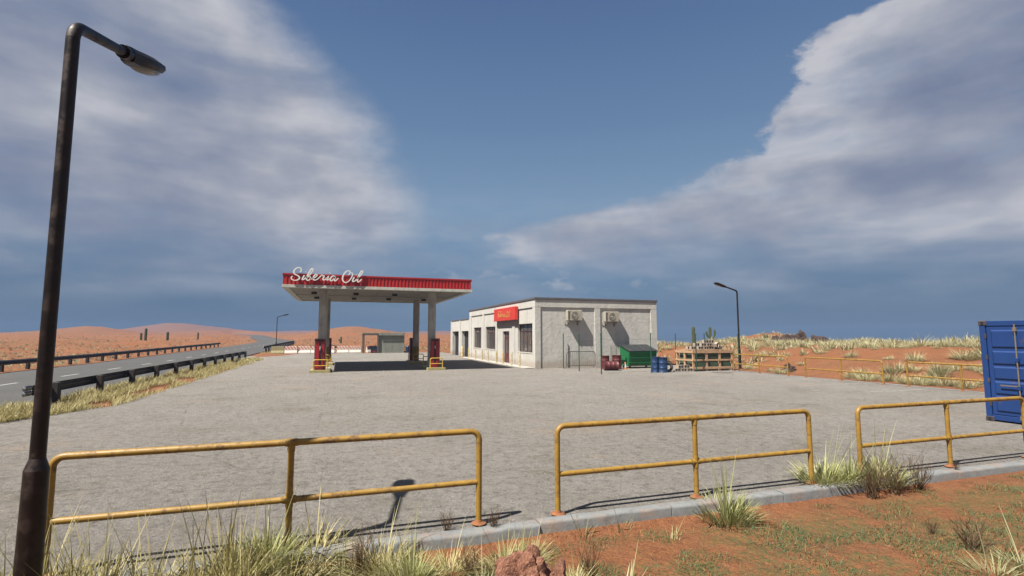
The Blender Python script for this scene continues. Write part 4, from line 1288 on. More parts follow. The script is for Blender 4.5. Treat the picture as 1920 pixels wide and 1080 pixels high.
# ------------------------------------------------------------------ cacti and rocks
def ribbed(g, pts, rad, ribs=10):
    C = catmull(pts, 6); n = len(C)
    rings = []; a = None
    for i, p in enumerate(C):
        t = i / (n-1)
        d = (C[min(i+1, n-1)] - C[max(i-1, 0)]).normalized()
        if a is None: a = d.orthogonal().normalized()
        a = (a - d*a.dot(d)).normalized(); b = d.cross(a)
        r_ = rad * (1 if t < .8 else max(.12, math.sqrt(max(0, 1 - ((t-.8)/.2)**2))))
        rings.append([g.bm.verts.new(p + (a*math.cos(2*PI*k/(ribs*2)) + b*math.sin(2*PI*k/(ribs*2))) * r_ * (1 if k % 2 else .82)) for k in range(ribs*2)])
    m = ribs*2
    for A, B in zip(rings, rings[1:]):
        for k in range(m): g.bm.faces.new((A[k], A[(k+1) % m], B[(k+1) % m], B[k]))
    g.bm.faces.new(rings[-1])
def cactus(t, d, h, arms, label, rad=.17, zadd=0):
    x, y = bearing(t, d); root = thing('cactus', label, 'cactus', (x, y, height(x, y) - .1 + zadd), random.uniform(0, 6), group='columnar cacti')
    if arms: root.rotation_euler = (0, 0, -YAW)
    g = MB(); ribbed(g, [(0, 0, 0), (0, 0, h*.4), (.01, 0, h*.75), (0, 0, h)], rad); g.build('stem', M['cactus'], root)
    for (s, z0, w, top) in arms:
        g = MB(); ribbed(g, [(0, 0, z0), (s*w*.6, 0, z0+.12), (s*w, 0, z0+.45), (s*w*1.02, 0, top)], rad*.7, 8); g.build('arm', M['cactus'], root)
def base_z(t, d):
    x, y = bearing(t, d); return height(x, y)
cactus(px(1300), 47, 2.1, [], 'single green cactus column rising behind the crate', .15)
cactus(px(1331), 52, 1.85, [(-1, .75, .36, 1.4), (1, .6, .45, 1.6)], 'cactus with two raised arms behind the concrete blocks', .14)
cactus(px(1432), 58, 1.25, [(1, .45, .33, 1.2), (-1, .4, .28, .95)], 'small cactus with arms on the mound right of the lamp post', .15)
cactus(px(274), 118, 3.1, [], 'tallest plain cactus left of the road, beside a shorter one', .27)
cactus(px(265.5), 121, 1.9, [], 'short plain cactus just left of the tallest one', .24)
cactus(px(315), 108, 2.7, [], 'plain cactus beyond the far guardrail, right of the tall pair', .24)
cactus(px(372), 150, 2.4, [], 'farthest cactus left of the road, a thin dark column', .22)
cactus(px(640), 112, 1.7, [(-1, .5, .4, 1.2)], 'distant cactus behind the traffic barriers, below the hill', .18)

def rock(name, mat, loc, sc, seed, label, cat='rock', sub=4, rz=0, group=None, jag=.55):
    bm = bmesh.new(); bmesh.ops.create_icosphere(bm, subdivisions=sub, radius=1)
    for v in bm.verts:
        p = v.co.normalized()
        q = Vector((p.x + seed, p.y, p.z))
        d = 1 + jag * .6 * noise.noise(q * 1.3)
        # faceted breaks
        c = noise.voronoi(q * 1.7, distance_metric='DISTANCE', exponent=2)[0]
        d += jag * .55 * (c[1] - c[0]) - .12
        d += .07 * noise.noise(q * 6) + .05 * abs(noise.noise(q * 11))
        v.co = p * d
        if v.co.z < -.35: v.co.z = -.35
    g = MB(); g.bm.free(); g.bm = bm
    o = g.build(name, mat, smooth=True, angle=.45, loc=loc); o.scale = sc; o.rotation_euler = (0, 0, rz)
    return tag(o, label, cat, group)
rock('red_rock', M['rock_red'], (1.66, 4.62, -.1), (.29, .2, .31), 12.6, 'jagged reddish brown rock among the grass at the bottom centre', sub=5, rz=.2, jag=1.1)
rock('red_rock', M['rock_red'], (1.98, 4.52, -.12), (.17, .14, .2), 8.4, 'smaller dark red rock against the right side of the jagged rock', sub=4, rz=1.2, jag=1.0)
rock('flat_rock', M['rock_red'], (1.33, 4.5, -.14), (.2, .16, .15), 5.4, 'low flat red rock left of the jagged rock', sub=4, rz=.6, jag=.6)
def rk(pxx, d, w, h, seed, label, mat='rock_dark', dz=0, group=None, rz=0):
    t = px(pxx); x, y = bearing(t, d)
    return rock('boulder', M[mat], (x, y, height(x, y) + dz), (w, w*.6, h), seed, label, 'boulder', 4, -YAW + rz, group, .9)
rk(1456, 62, 1.0, .8, 1.2, 'dark pointed boulder at the left of the outcrop on the right mound', dz=.35)
rk(1478, 62, 1.4, .8, 2.7, 'broad dark boulder in the middle of the outcrop on the right mound', dz=.35)
rk(1499, 62, .9, 1.0, 4.1, 'tallest dark boulder at the right of the outcrop on the right mound', dz=.3)
rk(1532, 56, 1.0, .5, 6.2, 'low dark boulder right of the outcrop, among pale grass', dz=.3)
rk(1548, 40, .45, .3, 7.7, 'small dark red boulder on the bank above the far railings', 'rock_red')
rk(1475, 31, .42, .42, 9.1, 'dark rounded boulder behind the farthest railing', 'rock_dark')
rk(589, 84, .9, .35, 5.2, 'flat dark boulder behind the barriers, left of the columns')
rk(625, 84, 1.3, .42, 3.3, 'long dark boulder behind the barriers, right of the columns')
rk(646, 86, .8, .25, 8.3, 'small flat dark boulder at the right end of the pair behind the barriers')
rk(314, 106, 1.5, .35, 2.3, 'low red boulder at the foot of a cactus beyond the road', 'rock_red')
rk(1310, 38, 1.1, .65, 11.3, 'reddish boulder behind the concrete blocks on the crate', 'rock_red', .5)

# ------------------------------------------------------------------ grass and shrubs
def blade(bm, base, az, L, lean, w, droop, segs=4):
    p = Vector(base); d = Vector((math.cos(az) * math.sin(lean), math.sin(az) * math.sin(lean), math.cos(lean)))
    side = Vector((-math.sin(az + random.uniform(-.9, .9)), math.cos(az), 0)).normalized()
    prev = None
    for k in range(segs + 1):
        t = k / segs; ww = w * (1 - t) ** .6 if k < segs else w * .08
        a, b = bm.verts.new(p - side * ww), bm.verts.new(p + side * ww)
        if prev: bm.faces.new((prev[0], prev[1], b, a))
        prev = (a, b)
        d = (d + Vector((math.cos(az) * droop, math.sin(az) * droop, -droop * .55)) / segs).normalized()
        p = p + d * (L / segs)
def tuft_mesh(name, n, rb, L0, L1, lean, w, droop, segs, mat, long_n=0, long_L=0):
    bm = bmesh.new()
    for i in range(n):
        a = random.uniform(0, 2*PI); r_ = rb * math.sqrt(random.random())
        blade(bm, (r_*math.cos(a), r_*math.sin(a), -.02), a + random.uniform(-.7, .7), random.uniform(L0, L1) * (1 - .35 * r_/rb), lean * (.25 + .9*r_/rb) * random.uniform(.5, 1.3), w * random.uniform(.6, 1.2), droop * random.uniform(.2, 1.4), segs)
    for i in range(long_n):
        a = random.uniform(0, 2*PI); r_ = rb * .5 * random.random()
        blade(bm, (r_*math.cos(a), r_*math.sin(a), 0), a, long_L * random.uniform(.7, 1.1), random.uniform(.05, .55), w * .9, droop * random.uniform(0, .6), 5)
    me = D.meshes.new(name); bm.to_mesh(me); bm.free(); me.materials.append(mat)
    for p in me.polygons: p.use_smooth = True
    return me
def twig_mesh(name, n, H, mat, spread=.7, curl=.3, r0=.004):
    g = MB()
    def br(p, d, L, r_, depth):
        pts = [p.copy()]; q = p.copy(); dd = d.copy()
        for k in range(4):
            dd = (dd + Vector((random.uniform(-1, 1), random.uniform(-1, 1), random.uniform(-.2, .9))) * curl * .5).normalized(); q = q + dd * L / 4; pts.append(q.copy())
            if depth > 0 and random.random() < .75:
                nd = (dd + Vector((random.uniform(-1, 1), random.uniform(-1, 1), random.uniform(-.1, .8))) * .7).normalized()
                br(q, nd, L * random.uniform(.35, .6), r_ * .6, depth - 1)
        g.tube(pts, [r_, r_*.9, r_*.75, r_*.6, r_*.3], 4, cap=False)
    for i in range(n):
        a = random.uniform(0, 2*PI)
        d = Vector((math.cos(a) * spread * random.uniform(.2, 1), math.sin(a) * spread * random.uniform(.2, 1), 1)).normalized()
        br(Vector((random.uniform(-.04, .04), random.uniform(-.04, .04), -.02)), d, H * random.uniform(.6, 1), r0, 2)
    me = D.meshes.new(name); g.bm.to_mesh(me); g.bm.free(); me.materials.append(mat); return me
GT = [tuft_mesh('green_tuft', 200, .17, .14, .38, .95, .0048, .7, 5, M['g_green'], 6, .52) for _ in range(5)]
PT = [tuft_mesh('pale_tuft', 210, .16, .12, .33, 1.15, .0046, .7, 4, M['g_pale'], 5, .55) for _ in range(4)]
KT = [tuft_mesh('yellow_green_tuft', 420, .17, .15, .33, .7, .0046, .5, 4, M['g_mix'], 10, .5) for _ in range(3)]
SP = [tuft_mesh('sprig', 22, .08, .1, .3, .5, .005, .3, 4, M['g_pale'], 2, .42) for _ in range(3)]
TW = [twig_mesh('dry_twigs', 20, .34, M['g_brown'], .75, .35) for _ in range(3)]
BB = [twig_mesh('bare_bush', 20, .30, M['g_brown'], 1.2, .22, .005) for _ in range(2)]
def plant(name, me, x, y, s, label, cat, group=None, z=None, rz=None, sz=1):
    o = D.objects.new(name, me); col.objects.link(o)
    o.location = (x, y, height(x, y) if z is None else z); o.rotation_euler = (0, 0, random.uniform(0, 6.28) if rz is None else rz)
    o.scale = (s, s, s * sz)
    return tag(o, label, cat, group)
def gpx(pxx, pyy, z=0):
    a, b = pxx - 960, 540 - pyy
    cy = 960*math.cos(PITCH) - b*math.sin(PITCH); cz = 960*math.sin(PITCH) + b*math.cos(PITCH)
    t = (z - CAMH) / cz
    return ((a*cT + cy*sT)*t, (-a*sT + cy*cT)*t)
def at(pxx, pyy, z=-.12): return gpx(pxx, pyy, z)
FG = 'grass clumps along the outside of the front kerb'
LFG = 'yellow green grass clump in the dense fringe before the near left railing'
PL = [  # kind, photo position of the root, scale, label
 ('K', 1362, 972, 1.75, 'bushy pale green tuft leaning on the kerb below the middle railing'),
 ('K', 1545, 905, 1.8, 'pale grass tuft at the right foot of the middle railing'),
 ('K', 1592, 903, 1.5, 'pale grass tuft on the kerb between the middle and right railings'),
 ('K', 1645, 908, 1.9, 'tall grass tuft at the left foot of the right railing'),
 ('T', 1632, 918, 1.35, 'brown twiggy shrub rooted under the tall tuft by the right railing'),
 ('T', 1680, 912, 1.4, 'brown twiggy shrub on the kerb right of the tall tuft'),
 ('T', 1722, 903, 1.15, 'low brown twiggy shrub farthest right of the kerb shrubs'),
 ('B', 1826, 1034, .95, 'bare dark branching bush alone on the soil at lower right'),
 ('T', 1745, 1000, .45, 'tiny dry sprig left of the bare dark bush'),
 ('P', 1865, 1076, 1.1, 'pale flattened grass tuft in the bottom right corner'),
 ('P', 1918, 1062, 1.1, 'pale grass tuft cut off by the right edge'),
 ('S', 1090, 1002, 1.3, 'pale upright sprig on the soil below the left post of the middle railing'),
 ('S', 1165, 990, 1.25, 'pale upright sprig right of its twin, before the kerb joint'),
 ('T', 838, 990, .6, 'reddish dry weed on the kerb left of the right post of the near left railing'),
 ('T', 925, 985, .6, 'reddish dry weed on the kerb right of the near left railing'),
 ('T', 1792, 880, .4, 'small dry weed at the centre post of the right railing'),
 ('G', 590, 1062, 1.5, 'large grass clump below the centre post of the near left railing'),
 ('G', 720, 1078, 1.35, 'grass clump between the large clump and the jagged rock, left one'),
 ('P', 640, 1085, 1.2, 'pale dry tuft at the foot of the large grass clump'),
 ('G', 845, 1070, 1.1, 'grass clump half way between the large clump and the jagged rock'),
 ('G', 945, 1066, 1.3, 'grass clump directly behind the jagged rock'),
 ('G', 1000, 1040, .9, 'smaller grass clump against the kerb behind the jagged rock'),
 ('T', 880, 1074, .7, 'dark bent twigs left of the jagged rock'),
 ('P', 905, 1100, 1.0, 'dry tuft at the left foot of the jagged rock'),
 ('G', 1080, 1092, .85, 'grass clump just right of the jagged rock'),
 ('S', 1180, 1092, 1.3, 'single pale stalk on the mossy soil right of the rock'),
 ('K', 500, 1075, 1.5, 'yellow green tuft left of the large grass clump at the near railing'),
 ('K', 770, 1090, 1.3, 'yellow green tuft at the bottom edge, left of the rock and its grass'),
 ('K', 975, 1062, 1.1, 'yellow green tuft close behind the jagged rock'),
 ('S', 1262, 1010, 1.0, 'pale sprig on the soil left of the bushy pale green tuft'),
 ('T', 1108, 1078, .8, 'dry twigs right of the jagged rock'),
 ('G', 1040, 1110, .6, 'grass clump in front of the jagged rock'),
]
for kd, ax, ay, s, lb in PL:
    zz = -.12 if ax < 1500 else -.05
    if kd == 'T' and ay < 992: zz = .03
    if ax in (1545, 1592): zz = 0.0
    x, y = at(ax, ay, zz)
    lst, nm, ct = {'G': (GT, 'grass_clump', 'grass'), 'K': (KT, 'grass_tuft', 'grass'), 'P': (PT, 'grass_tuft', 'grass'), 'S': (SP, 'grass_sprig', 'grass'), 'T': (TW, 'dry_shrub', 'shrub'), 'B': (BB, 'bare_bush', 'shrub')}[kd]
    plant(nm, random.choice(lst), x, y, s, lb, ct, None, z=(height(x, y) if y < 5.7 else .0))
# fringe at lower left
random.seed(21)
for i in range(60):
    u = random.random(); X = -4.4 + u * 5.2; Y = random.uniform(5.0, 5.66)
    if X > -.6 and Y < 5.25: Y += .3
    r_ = random.random()
    if math.hypot(X + 2.37, Y - 5.42) < .16: continue
    if r_ < .72: plant('grass_clump', random.choice(GT), X, Y, random.uniform(1.05, 1.6), LFG, 'grass', FG)
    elif r_ < .86: plant('dry_shrub', random.choice(TW), X, Y, random.uniform(.8, 1.1), 'dry brown twigs among the grass fringe before the near left railing', 'shrub', 'dry twigs in the grass fringe')
    else: plant('grass_tuft', random.choice(PT), X, Y, random.uniform(.8, 1.1), 'straw coloured tuft in the grass fringe before the near left railing', 'grass', 'straw tufts in the grass fringe')

for i in range(34):
    X = random.uniform(-3.7, -.7); Y = random.uniform(5.3, 5.68)
    if math.hypot(X + 2.25, Y - 5.19) < .17: continue
    plant('grass_clump', random.choice(GT), X, Y, random.uniform(1.35, 1.9), LFG, 'grass', FG)
# low weeds on the soil, lower right: uncountable
random.seed(5)
bm = bmesh.new()
cnt = 0
while cnt < 36000:
    X = random.uniform(.5, 12); Y = random.uniform(2.6, 5.55)
    t, f = tang(X, Y)
    if f < 3.5: continue
    v = noise.noise(Vector((X * 1.1, Y * 1.6, 2))) + .5 * noise.noise(Vector((X * 3, Y * 3, 7)))
    v += .28 * smooth(5.5, 4.3, Y) - .12
    if v < random.uniform(.0, .35): 
        if random.random() > .008: continue
    z = height(X, Y)
    a = random.uniform(0, 6.28); L_ = random.uniform(.02, .075)
    blade(bm, (X, Y, z - .003), a, L_, random.uniform(.2, 1.3), random.uniform(.002, .0045), .4, 2)
    cnt += 1
me = D.meshes.new('ground_cover'); bm.to_mesh(me); bm.free(); me.materials.append(M['g_weed'])
o = D.objects.new('ground_cover', me); col.objects.link(o); tag(o, 'low green and rusty weeds creeping over the orange soil', 'ground cover', kind='stuff')

# roadside grass strip: uncountable
random.seed(9)
bm = bmesh.new()
def strip_blade(X, Y, z, big):
    for _ in range(1):
        a = random.uniform(0, 6.28)
        blade(bm, (X, Y, z), a, random.uniform(.1, .34) * big, random.uniform(.05, .9), random.uniform(.007, .014), random.uniform(.1, .7), 3)
for _ in range(42000):
    Y = 15.5 + 38.5 * random.random() ** 1.35
    lo, hi = -9.3, -6.55
    if Y < 19.5: hi = -8.6 + (Y - 15.5) * .45
    X = random.uniform(lo, hi)
    dens = noise.noise(Vector((X * .9, Y * .5, 4)))
    if dens < -.14: continue
    if X > -7.0 and random.random() > .62: continue
    strip_blade(X, Y, -.03, 1.0 + 1.0 * dens)
for _ in range(5000):    # thin growth by the barrier feet and far lamp
    Y = random.uniform(70, 80); X = random.uniform(-9.2, 4)
    if Y > 71.5 and X > -7.5 and random.random() > .1: continue
    strip_blade(X, Y, height(X, Y), .9)
me = D.meshes.new('roadside_grass'); bm.to_mesh(me); bm.free(); me.materials.append(M['g_strip'])
for p in me.polygons: p.use_smooth = True
o = D.objects.new('roadside_grass', me); col.objects.link(o); tag(o, 'long dry yellow grass growing along the guardrail', 'grass', kind='stuff')

# field tufts right of the lot: individuals (the largest ones), rest as one mass
FT = [tuft_mesh('field_tuft', 190, .27, .26, .7, .8, .011, .4, 3, M['g_field'], 0, 0) for _ in range(4)]
FTL = 'dry yellow grass tuft on the orange ground beyond the far railings'
random.seed(13)
cnt = 0
while cnt < 205:
    X = random.uniform(24.3, 44); Y = random.uniform(9, 46)
    t, f = tang(X, Y)
    if not (.3 < t < 1.02): continue
    dd = out_dist(X, Y)
    if dd < .35: continue
    v = noise.noise(Vector((X * .28, Y * .28, 6)))
    keep = .12 + .9 * max(0, v + .05) + .4 * smooth(6, 11, dd) + .8 * smooth(22, 16, Y)
    if random.random() > keep: continue
    plant('grass_tuft', random.choice(FT), X, Y, (.45 + 1.15 * random.random() ** 1.5) * (.75 if dd < 2 else 1), FTL, 'grass', 'dry tufts beyond the far railings', sz=random.uniform(.8, 1.1)); cnt += 1
for (cp, cd_, cr_, cn_) in ((1600, 25.5, 1.5, 9), (1650, 26, 1.6, 12), (1715, 23.5, 1.5, 10), (1765, 22.5, 1.3, 7), (1810, 30, 2.4, 12), (1745, 33, 2.5, 10)):
    for _ in range(cn_):
        bx_, by_ = bearing(px(cp), cd_)
        X = bx_ + random.gauss(0, cr_ * .5); Y = by_ + random.gauss(0, cr_ * .6)
        if out_dist(X, Y) < .4: continue
        plant('grass_tuft', random.choice(FT), X, Y, random.uniform(.7, 1.3), FTL, 'grass', 'dry tufts beyond the far railings', sz=random.uniform(.8, 1.1))
# everything farther: one mass
bm = bmesh.new(); random.seed(17)
def small_tuft(bm, X, Y, z, s, n):
    for _ in range(n):
        a = random.uniform(0, 6.28)
        blade(bm, (X + random.uniform(-.16, .16)*s, Y + random.uniform(-.16, .16)*s, z - .03), a, random.uniform(.25, .62)*s, random.uniform(.05, .8), .022*s, .4, 2)
cnt = 0
while cnt < 15000:
    f = 26 + 400 * random.random() ** 1.25; t = random.uniform(-1.05, 1.05)
    X, Y = bearing(t, f)
    if road_dist(X, Y) < 5.8 or (-10 < X < 24.3 and Y < 70.5 and not (Y > 34.4 and X > 22.8)): continue
    if t > .3 and f < 34 and X < 44: continue
    v = noise.noise(Vector((X * .07, Y * .07, 1))) + .5 * noise.noise(Vector((X * .3, Y * .3, 1)))
    if t < .1 and v < -.35 + random.uniform(-.3, .3): continue
    s = random.uniform(.5, 1.1) * (1.0 if t > .1 else .7)
    small_tuft(bm, X, Y, height(X, Y), s * (1.25 if t > .1 else 1), (24 if t > .1 else 16) if f < 90 else 8); cnt += 1
me = D.meshes.new('desert_scrub'); bm.to_mesh(me); bm.free(); me.materials.append(M['g_field'])
o = D.objects.new('desert_scrub', me); col.objects.link(o); tag(o, 'scattered dry scrub over the open desert', 'scrub', kind='stuff')
bm = bmesh.new(); cnt = 0; random.seed(31)
while cnt < 560:
    f = random.uniform(33, 62); t = random.uniform(.5, 1.02); X, Y = bearing(t, f)
    if X < 24.6 or (Y < 34 and X < 24.6) or (X < 44 and f < 44) or noise.noise(Vector((X * .2, Y * .2, 8))) < .05: continue
    small_tuft(bm, X, Y, height(X, Y), random.uniform(.9, 1.6), 26); cnt += 1
me = D.meshes.new('crest_grass'); bm.to_mesh(me); bm.free(); me.materials.append(M['g_field'])
o = D.objects.new('crest_grass', me); col.objects.link(o); tag(o, 'pale straw grass covering the low crest beyond the right railings', 'grass', kind='stuff')
# darker shrubs on the plain beyond the road
bm = bmesh.new()
cnt = 0
while cnt < 6500:
    f = 42 + 300 * random.random() ** 1.4; t = random.uniform(-1.05, .95)
    X, Y = bearing(t, f)
    if road_dist(X, Y) < 6 or (-10 < X < 24.3 and Y < 71.5) or (t > .28 and f < 50): continue
    small_tuft(bm, X, Y, height(X, Y), random.uniform(.4, .9), 12); cnt += 1
me = D.meshes.new('dark_scrub'); bm.to_mesh(me); bm.free()
M['g_dark'] = mk_grass('dark_scrub_leaf', [(0, (.07, .08, .035)), (.6, (.15, .14, .07)), (1, (.26, .2, .12))])
me.materials.append(M['g_dark'])
o = D.objects.new('dark_scrub', me); col.objects.link(o); tag(o, 'dark olive scrub dotted over the plain beyond the road', 'scrub', kind='stuff')
# pebbles and clods
bm = bmesh.new(); random.seed(3)
for _ in range(700):
    X = random.uniform(-1, 12); Y = random.uniform(3.6, 5.65); s = random.uniform(.004, .014)
    m4 = Matrix.Translation((X, Y, height(X, Y))) @ Matrix.Rotation(random.uniform(0, 6), 4, 'Z') @ Matrix.Diagonal((s * random.uniform(.8, 1.6), s, s * .7, 1))
    bmesh.ops.create_icosphere(bm, subdivisions=1, radius=1, matrix=m4)
me = D.meshes.new('pebbles'); bm.to_mesh(me); bm.free(); me.materials.append(M['rock_red'])
o = D.objects.new('pebbles', me); col.objects.link(o); tag(o, 'loose reddish pebbles and clods on the soil', 'pebbles', kind='stuff')

# ------------------------------------------------------------------ haze
g = MB(); g.box(-1540, 1540, -70, 1600, -60, 34)
hm = D.materials.new('haze'); hm.use_nodes = True
hn = hm.node_tree; hn.nodes.clear()
pv = hn.nodes.new('ShaderNodeVolumePrincipled'); ho = hn.nodes.new('ShaderNodeOutputMaterial')
pv.inputs['Color'].default_value = (.17, .26, .42, 1); pv.inputs['Density'].default_value = .00065; pv.inputs['Anisotropy'].default_value = 0
hn.links.new(pv.outputs[0], ho.inputs['Volume'])
hz = g.build('haze', hm); tag(hz, kind='stuff'); tag(hz, 'thin blue haze over the desert', 'haze')

# ------------------------------------------------------------------ light
sun_to = Vector((-.632, -.27, 1.06)).normalized()
ld = D.lights.new('sun', 'SUN'); ld.energy = 5.0; ld.angle = R(.55); ld.color = (1, .955, .88)
lo = D.objects.new('sun', ld); col.objects.link(lo); lo.rotation_euler = (-sun_to).to_track_quat('-Z', 'Y').to_euler()
elev = math.asin(sun_to.z)

w = D.worlds.new('World'); scn.world = w; w.use_nodes = True
t = NT(w.node_tree); bg = w.node_tree.nodes['Background']; bg.inputs[1].default_value = .1
sky = t.n('ShaderNodeTexSky', sky_type='NISHITA'); sky.sun_disc = False; sky.sun_elevation = elev
sky.sun_rotation = math.atan2(sun_to.x, sun_to.y); sky.air_density = 1.0; sky.dust_density = .6; sky.ozone_density = 2.5
tc = t.n('ShaderNodeTexCoord').outputs['Generated']
vr = t.n('ShaderNodeVectorRotate', rotation_type='Z_AXIS'); vr.inputs['Angle'].default_value = YAW; t.l(tc, vr.inputs['Vector'])
s = t.n('ShaderNodeSeparateXYZ'); t.l(vr.outputs[0], s.inputs[0])
X_, Y_, Z_ = s.outputs
az = t.math('ARCTAN2', X_, Y_)
hl = t.math('SQRT', t.math('ADD', t.math('MULTIPLY', X_, X_), t.math('MULTIPLY', Y_, Y_)))
el = t.math('ARCTAN2', Z_, hl)
azel = t.n('ShaderNodeCombineXYZ'); t.l(az, azel.inputs[0]); t.l(el, azel.inputs[1])
AE = azel.outputs[0]
def ae(pxx, pyy):
    a, b = pxx - 960, 540 - pyy
    cy = 960*math.cos(PITCH) - b*math.sin(PITCH); cz = 960*math.sin(PITCH) + b*math.cos(PITCH)
    return math.atan2(a, cy), math.atan2(cz, math.hypot(a, cy))
def fcurve(fac, pts, lo, hi):
    """piecewise curve y(fac) from (x, y) points, y between lo and hi"""
    nd = t.n('ShaderNodeFloatCurve'); cu = nd.mapping.curves[0]
    pts = sorted(pts)
    P = [(a, (b - lo) / (hi - lo)) for a, b in pts]
    while len(cu.points) < len(P): cu.points.new(.5, .5)
    for q, (a, b) in zip(cu.points, P): q.location = (a, b)
    nd.mapping.update(); t.l(fac, nd.inputs['Value'])
    return t.math('MULTIPLY_ADD', nd.outputs[0], hi - lo, lo)
elc = t.math('MAXIMUM', el, 0.0)
def bound(pp):
    out = []
    for (a, b) in pp:
        A, E_ = ae(a, b); out.append((E_, A))
    return out
LB = bound([(430, -60), (500, 0), (560, 70), (625, 130), (690, 220), (735, 310), (770, 365), (795, 410), (800, 450), (780, 485)])
LB += [(.10, -.35), (.05, -.8), (0, -1.2), (.9, -.9)]
RB = bound([(1760, -60), (1660, 0), (1570, 50), (1500, 100), (1475, 150), (1410, 225), (1385, 280), (1280, 345), (1130, 390), (950, 425), (905, 460), (960, 490), (1150, 520)])
RB += [(.09, .45), (.05, .8), (0, 1.3), (.9, 1.1)]
lb = fcurve(elc, LB, -1.4, 1.4); rb_ = fcurve(elc, RB, -1.4, 1.4)
wv = t.mapping(AE, scale=(1, 1.7, 1))
n_soft = t.math('SUBTRACT', t.noise(wv, 5.5, 6, .55), .5)
n_fine = t.math('SUBTRACT', t.noise(wv, 16, 9, .62, .4), .5)
dl = t.math('SUBTRACT', lb, az)
dl = t.math('ADD', dl, t.math('MULTIPLY', n_soft, .2))
dl = t.math('ADD', dl, t.math('MULTIPLY', n_fine, .05))
def sstep(v, a, b):
    nd = t.n('ShaderNodeMapRange', interpolation_type='SMOOTHSTEP'); t.l(v, nd.inputs[0])
    nd.inputs[1].default_value = a; nd.inputs[2].default_value = b; return nd.outputs[0]
ml = sstep(dl, -.05, .13)
drr = t.math('SUBTRACT', az, rb_)
drr = t.math('ADD', drr, t.math('MULTIPLY', n_soft, .24))
drr = t.math('ADD', drr, t.math('MULTIPLY', n_fine, .13))
crisp = sstep(drr, -.005, .035); softm = sstep(t.math('ADD', drr, t.math('MULTIPLY', t.math('SUBTRACT', t.noise(t.mapping(AE, scale=(1, 4, 1)), 6, 6, .6), .5), .22)), -.04, .13)
ks = sstep(el, .22, .36)
mr = t.math('ADD', t.math('MULTIPLY', crisp, ks), t.math('MULTIPLY', softm, t.math('SUBTRACT', 1.0, ks)))
# streaky thickness, drawn out sideways
sv = t.mapping(AE, scale=(1.1, 4.2, 1), rot=(0, 0, R(-4)))
st1 = t.noise(sv, 2.4, 4, .5, .2)
sv2 = t.mapping(AE, scale=(1.6, 5.5, 1), rot=(0, 0, R(12)))
st2 = t.noise(sv2, 3.2, 6, .56, .3)
thick_l = t.ramp(st1, [(.28, .75), (.5, 1.0)]); thick_r = t.ramp(st2, [(.3, .62), (.52, 1.0)])
lowfade = sstep(t.math('ADD', el, t.math('MULTIPLY', t.math('SUBTRACT', st2, .5), .2)), .06, .22)
lowfade_r = sstep(t.math('ADD', el, t.math('MULTIPLY', t.math('SUBTRACT', st1, .5), .22)), .055, .2)
ml = t.math('MULTIPLY', t.math('MULTIPLY', ml, thick_l), lowfade)
mr = t.math('MULTIPLY', t.math('MULTIPLY', mr, thick_r), lowfade_r)
# thin veil low over the whole horizon
veil = t.math('MULTIPLY', t.ramp(t.noise(sv, 4.2, 5, .5), [(.4, 0.0), (.7, .4)]), t.math('MULTIPLY', sstep(el, .02, .1), sstep(el, .3, .18)))
# small broken puffs low over the middle
pf = t.math('MULTIPLY', t.ramp(t.noise(t.mapping(AE, scale=(1, 2.2, 1)), 15, 7, .6, .3), [(.5, 0.0), (.68, .55)]), t.math('MULTIPLY', t.math('MULTIPLY', sstep(el, .07, .1), sstep(el, .17, .12)), sstep(t.math('ABSOLUTE', t.math('ADD', az, -.05)), .5, .1)))
mask = t.math('MAXIMUM', t.math('MAXIMUM', t.math('MAXIMUM', ml, mr), veil), pf)
# cloud tone: lighter crests, slate undersides
tone = t.math('ADD', t.math('MULTIPLY', st1, .55), t.math('MULTIPLY', t.noise(wv, 6, 5, .5), .45))
inner = t.math('MULTIPLY', sstep(dl, .06, .5), sstep(drr, .5, 1.2))
inner_l = sstep(dl, .08, .42); inner_r = t.math('MULTIPLY', sstep(drr, .04, .4), sstep(el, .1, .3))
isleft = t.math('LESS_THAN', az, 0.0)
inner = t.math('ADD', t.math('MULTIPLY', inner_l, isleft), t.math('MULTIPLY', inner_r, t.math('SUBTRACT', 1.0, isleft)))
tone = t.math('ADD', t.math('MULTIPLY', t.math('SUBTRACT', tone, .5), .85), t.math('MULTIPLY_ADD', inner, -.115, t.math('MULTIPLY_ADD', sstep(el, .3, .12), .03, .575)))
ccol = t.ramp(tone, [(.34, (.165, .205, .32)), (.45, (.25, .285, .385)), (.54, (.36, .385, .46)), (.63, (.54, .545, .59))])
edge = sstep(el, .55, .1)
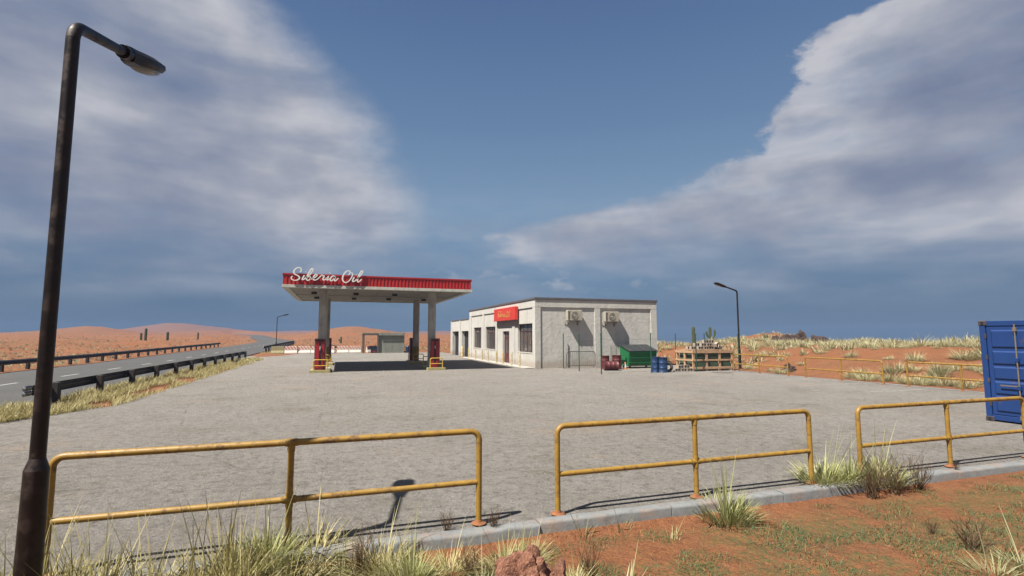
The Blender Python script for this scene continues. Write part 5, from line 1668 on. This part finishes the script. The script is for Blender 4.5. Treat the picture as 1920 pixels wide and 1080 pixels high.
# sky: the Nishita sky, darkened toward the low slate-blue air
skyc = t.mix(1.0, sky.outputs[0], (.07, .07, .07), 'MULTIPLY')
grade = t.ramp(t.math('MULTIPLY', elc, 1/1.2), [(0, (.10, .175, .29)), (.06, (.135, .225, .36)), (.2, (.225, .345, .50)), (.33, (.145, .245, .415)), (.5, (.092, .165, .335)), (1, (.06, .12, .26))])
azd = t.math('MULTIPLY', sstep(t.math('ABSOLUTE', az), .05, .6), sstep(el, .3, .04))
grade = t.mix(t.math('MULTIPLY', azd, .55), grade, (.05, .105, .215))
skyc = t.mix(.85, skyc, grade)
fin = t.mix(mask, skyc, ccol)
# background strength is .1, so bring display values up to radiance
up = t.n('ShaderNodeVectorMath', operation='SCALE'); t.l(fin, up.inputs[0]); up.inputs['Scale'].default_value = 4.35
t.l(up.outputs[0], bg.inputs[0])

# the picture is exposed for sunlit ground: base colours sit at the values real paint and soil have under that exposure
TONE = {'worn_concrete_lot': .83, 'desert_soil': .66, 'kerb_stone': .74}
for m in D.materials:
    b = m.node_tree.nodes.get('Principled BSDF') if m.use_nodes else None
    if b is None or m.name == 'window_glass': continue
    lk = b.inputs['Base Color'].links
    if not lk: continue
    t2 = NT(m.node_tree); src = lk[0].from_socket; k = TONE.get(m.name, .68)
    outs = [l.to_socket for l in m.node_tree.links if l.from_socket == src and (l.to_node == b and l.to_socket.name == 'Base Color' or l.to_node.type == 'BSDF_TRANSLUCENT')]
    res = t2.mix(1.0, src, (k, k, k), 'MULTIPLY')
    for o_ in outs: t2.l(res, o_)

# ------------------------------------------------------------------ camera
cd = D.cameras.new('camera'); cd.sensor_width = 36; cd.lens = 18.0; cd.clip_start = .05; cd.clip_end = 8000
co = D.objects.new('camera', cd); col.objects.link(co); co.location = (0, 0, CAMH)
co.rotation_euler = (PI/2 + PITCH, 0, -YAW)
scn.camera = co
scn.view_settings.view_transform = 'Standard'; scn.view_settings.look = 'None'; scn.view_settings.exposure = 1.2; scn.view_settings.gamma = 1
scn.render.engine = 'CYCLES'
scn.cycles.use_denoising = True
scn.cycles.max_bounces = 6; scn.cycles.volume_bounces = 0
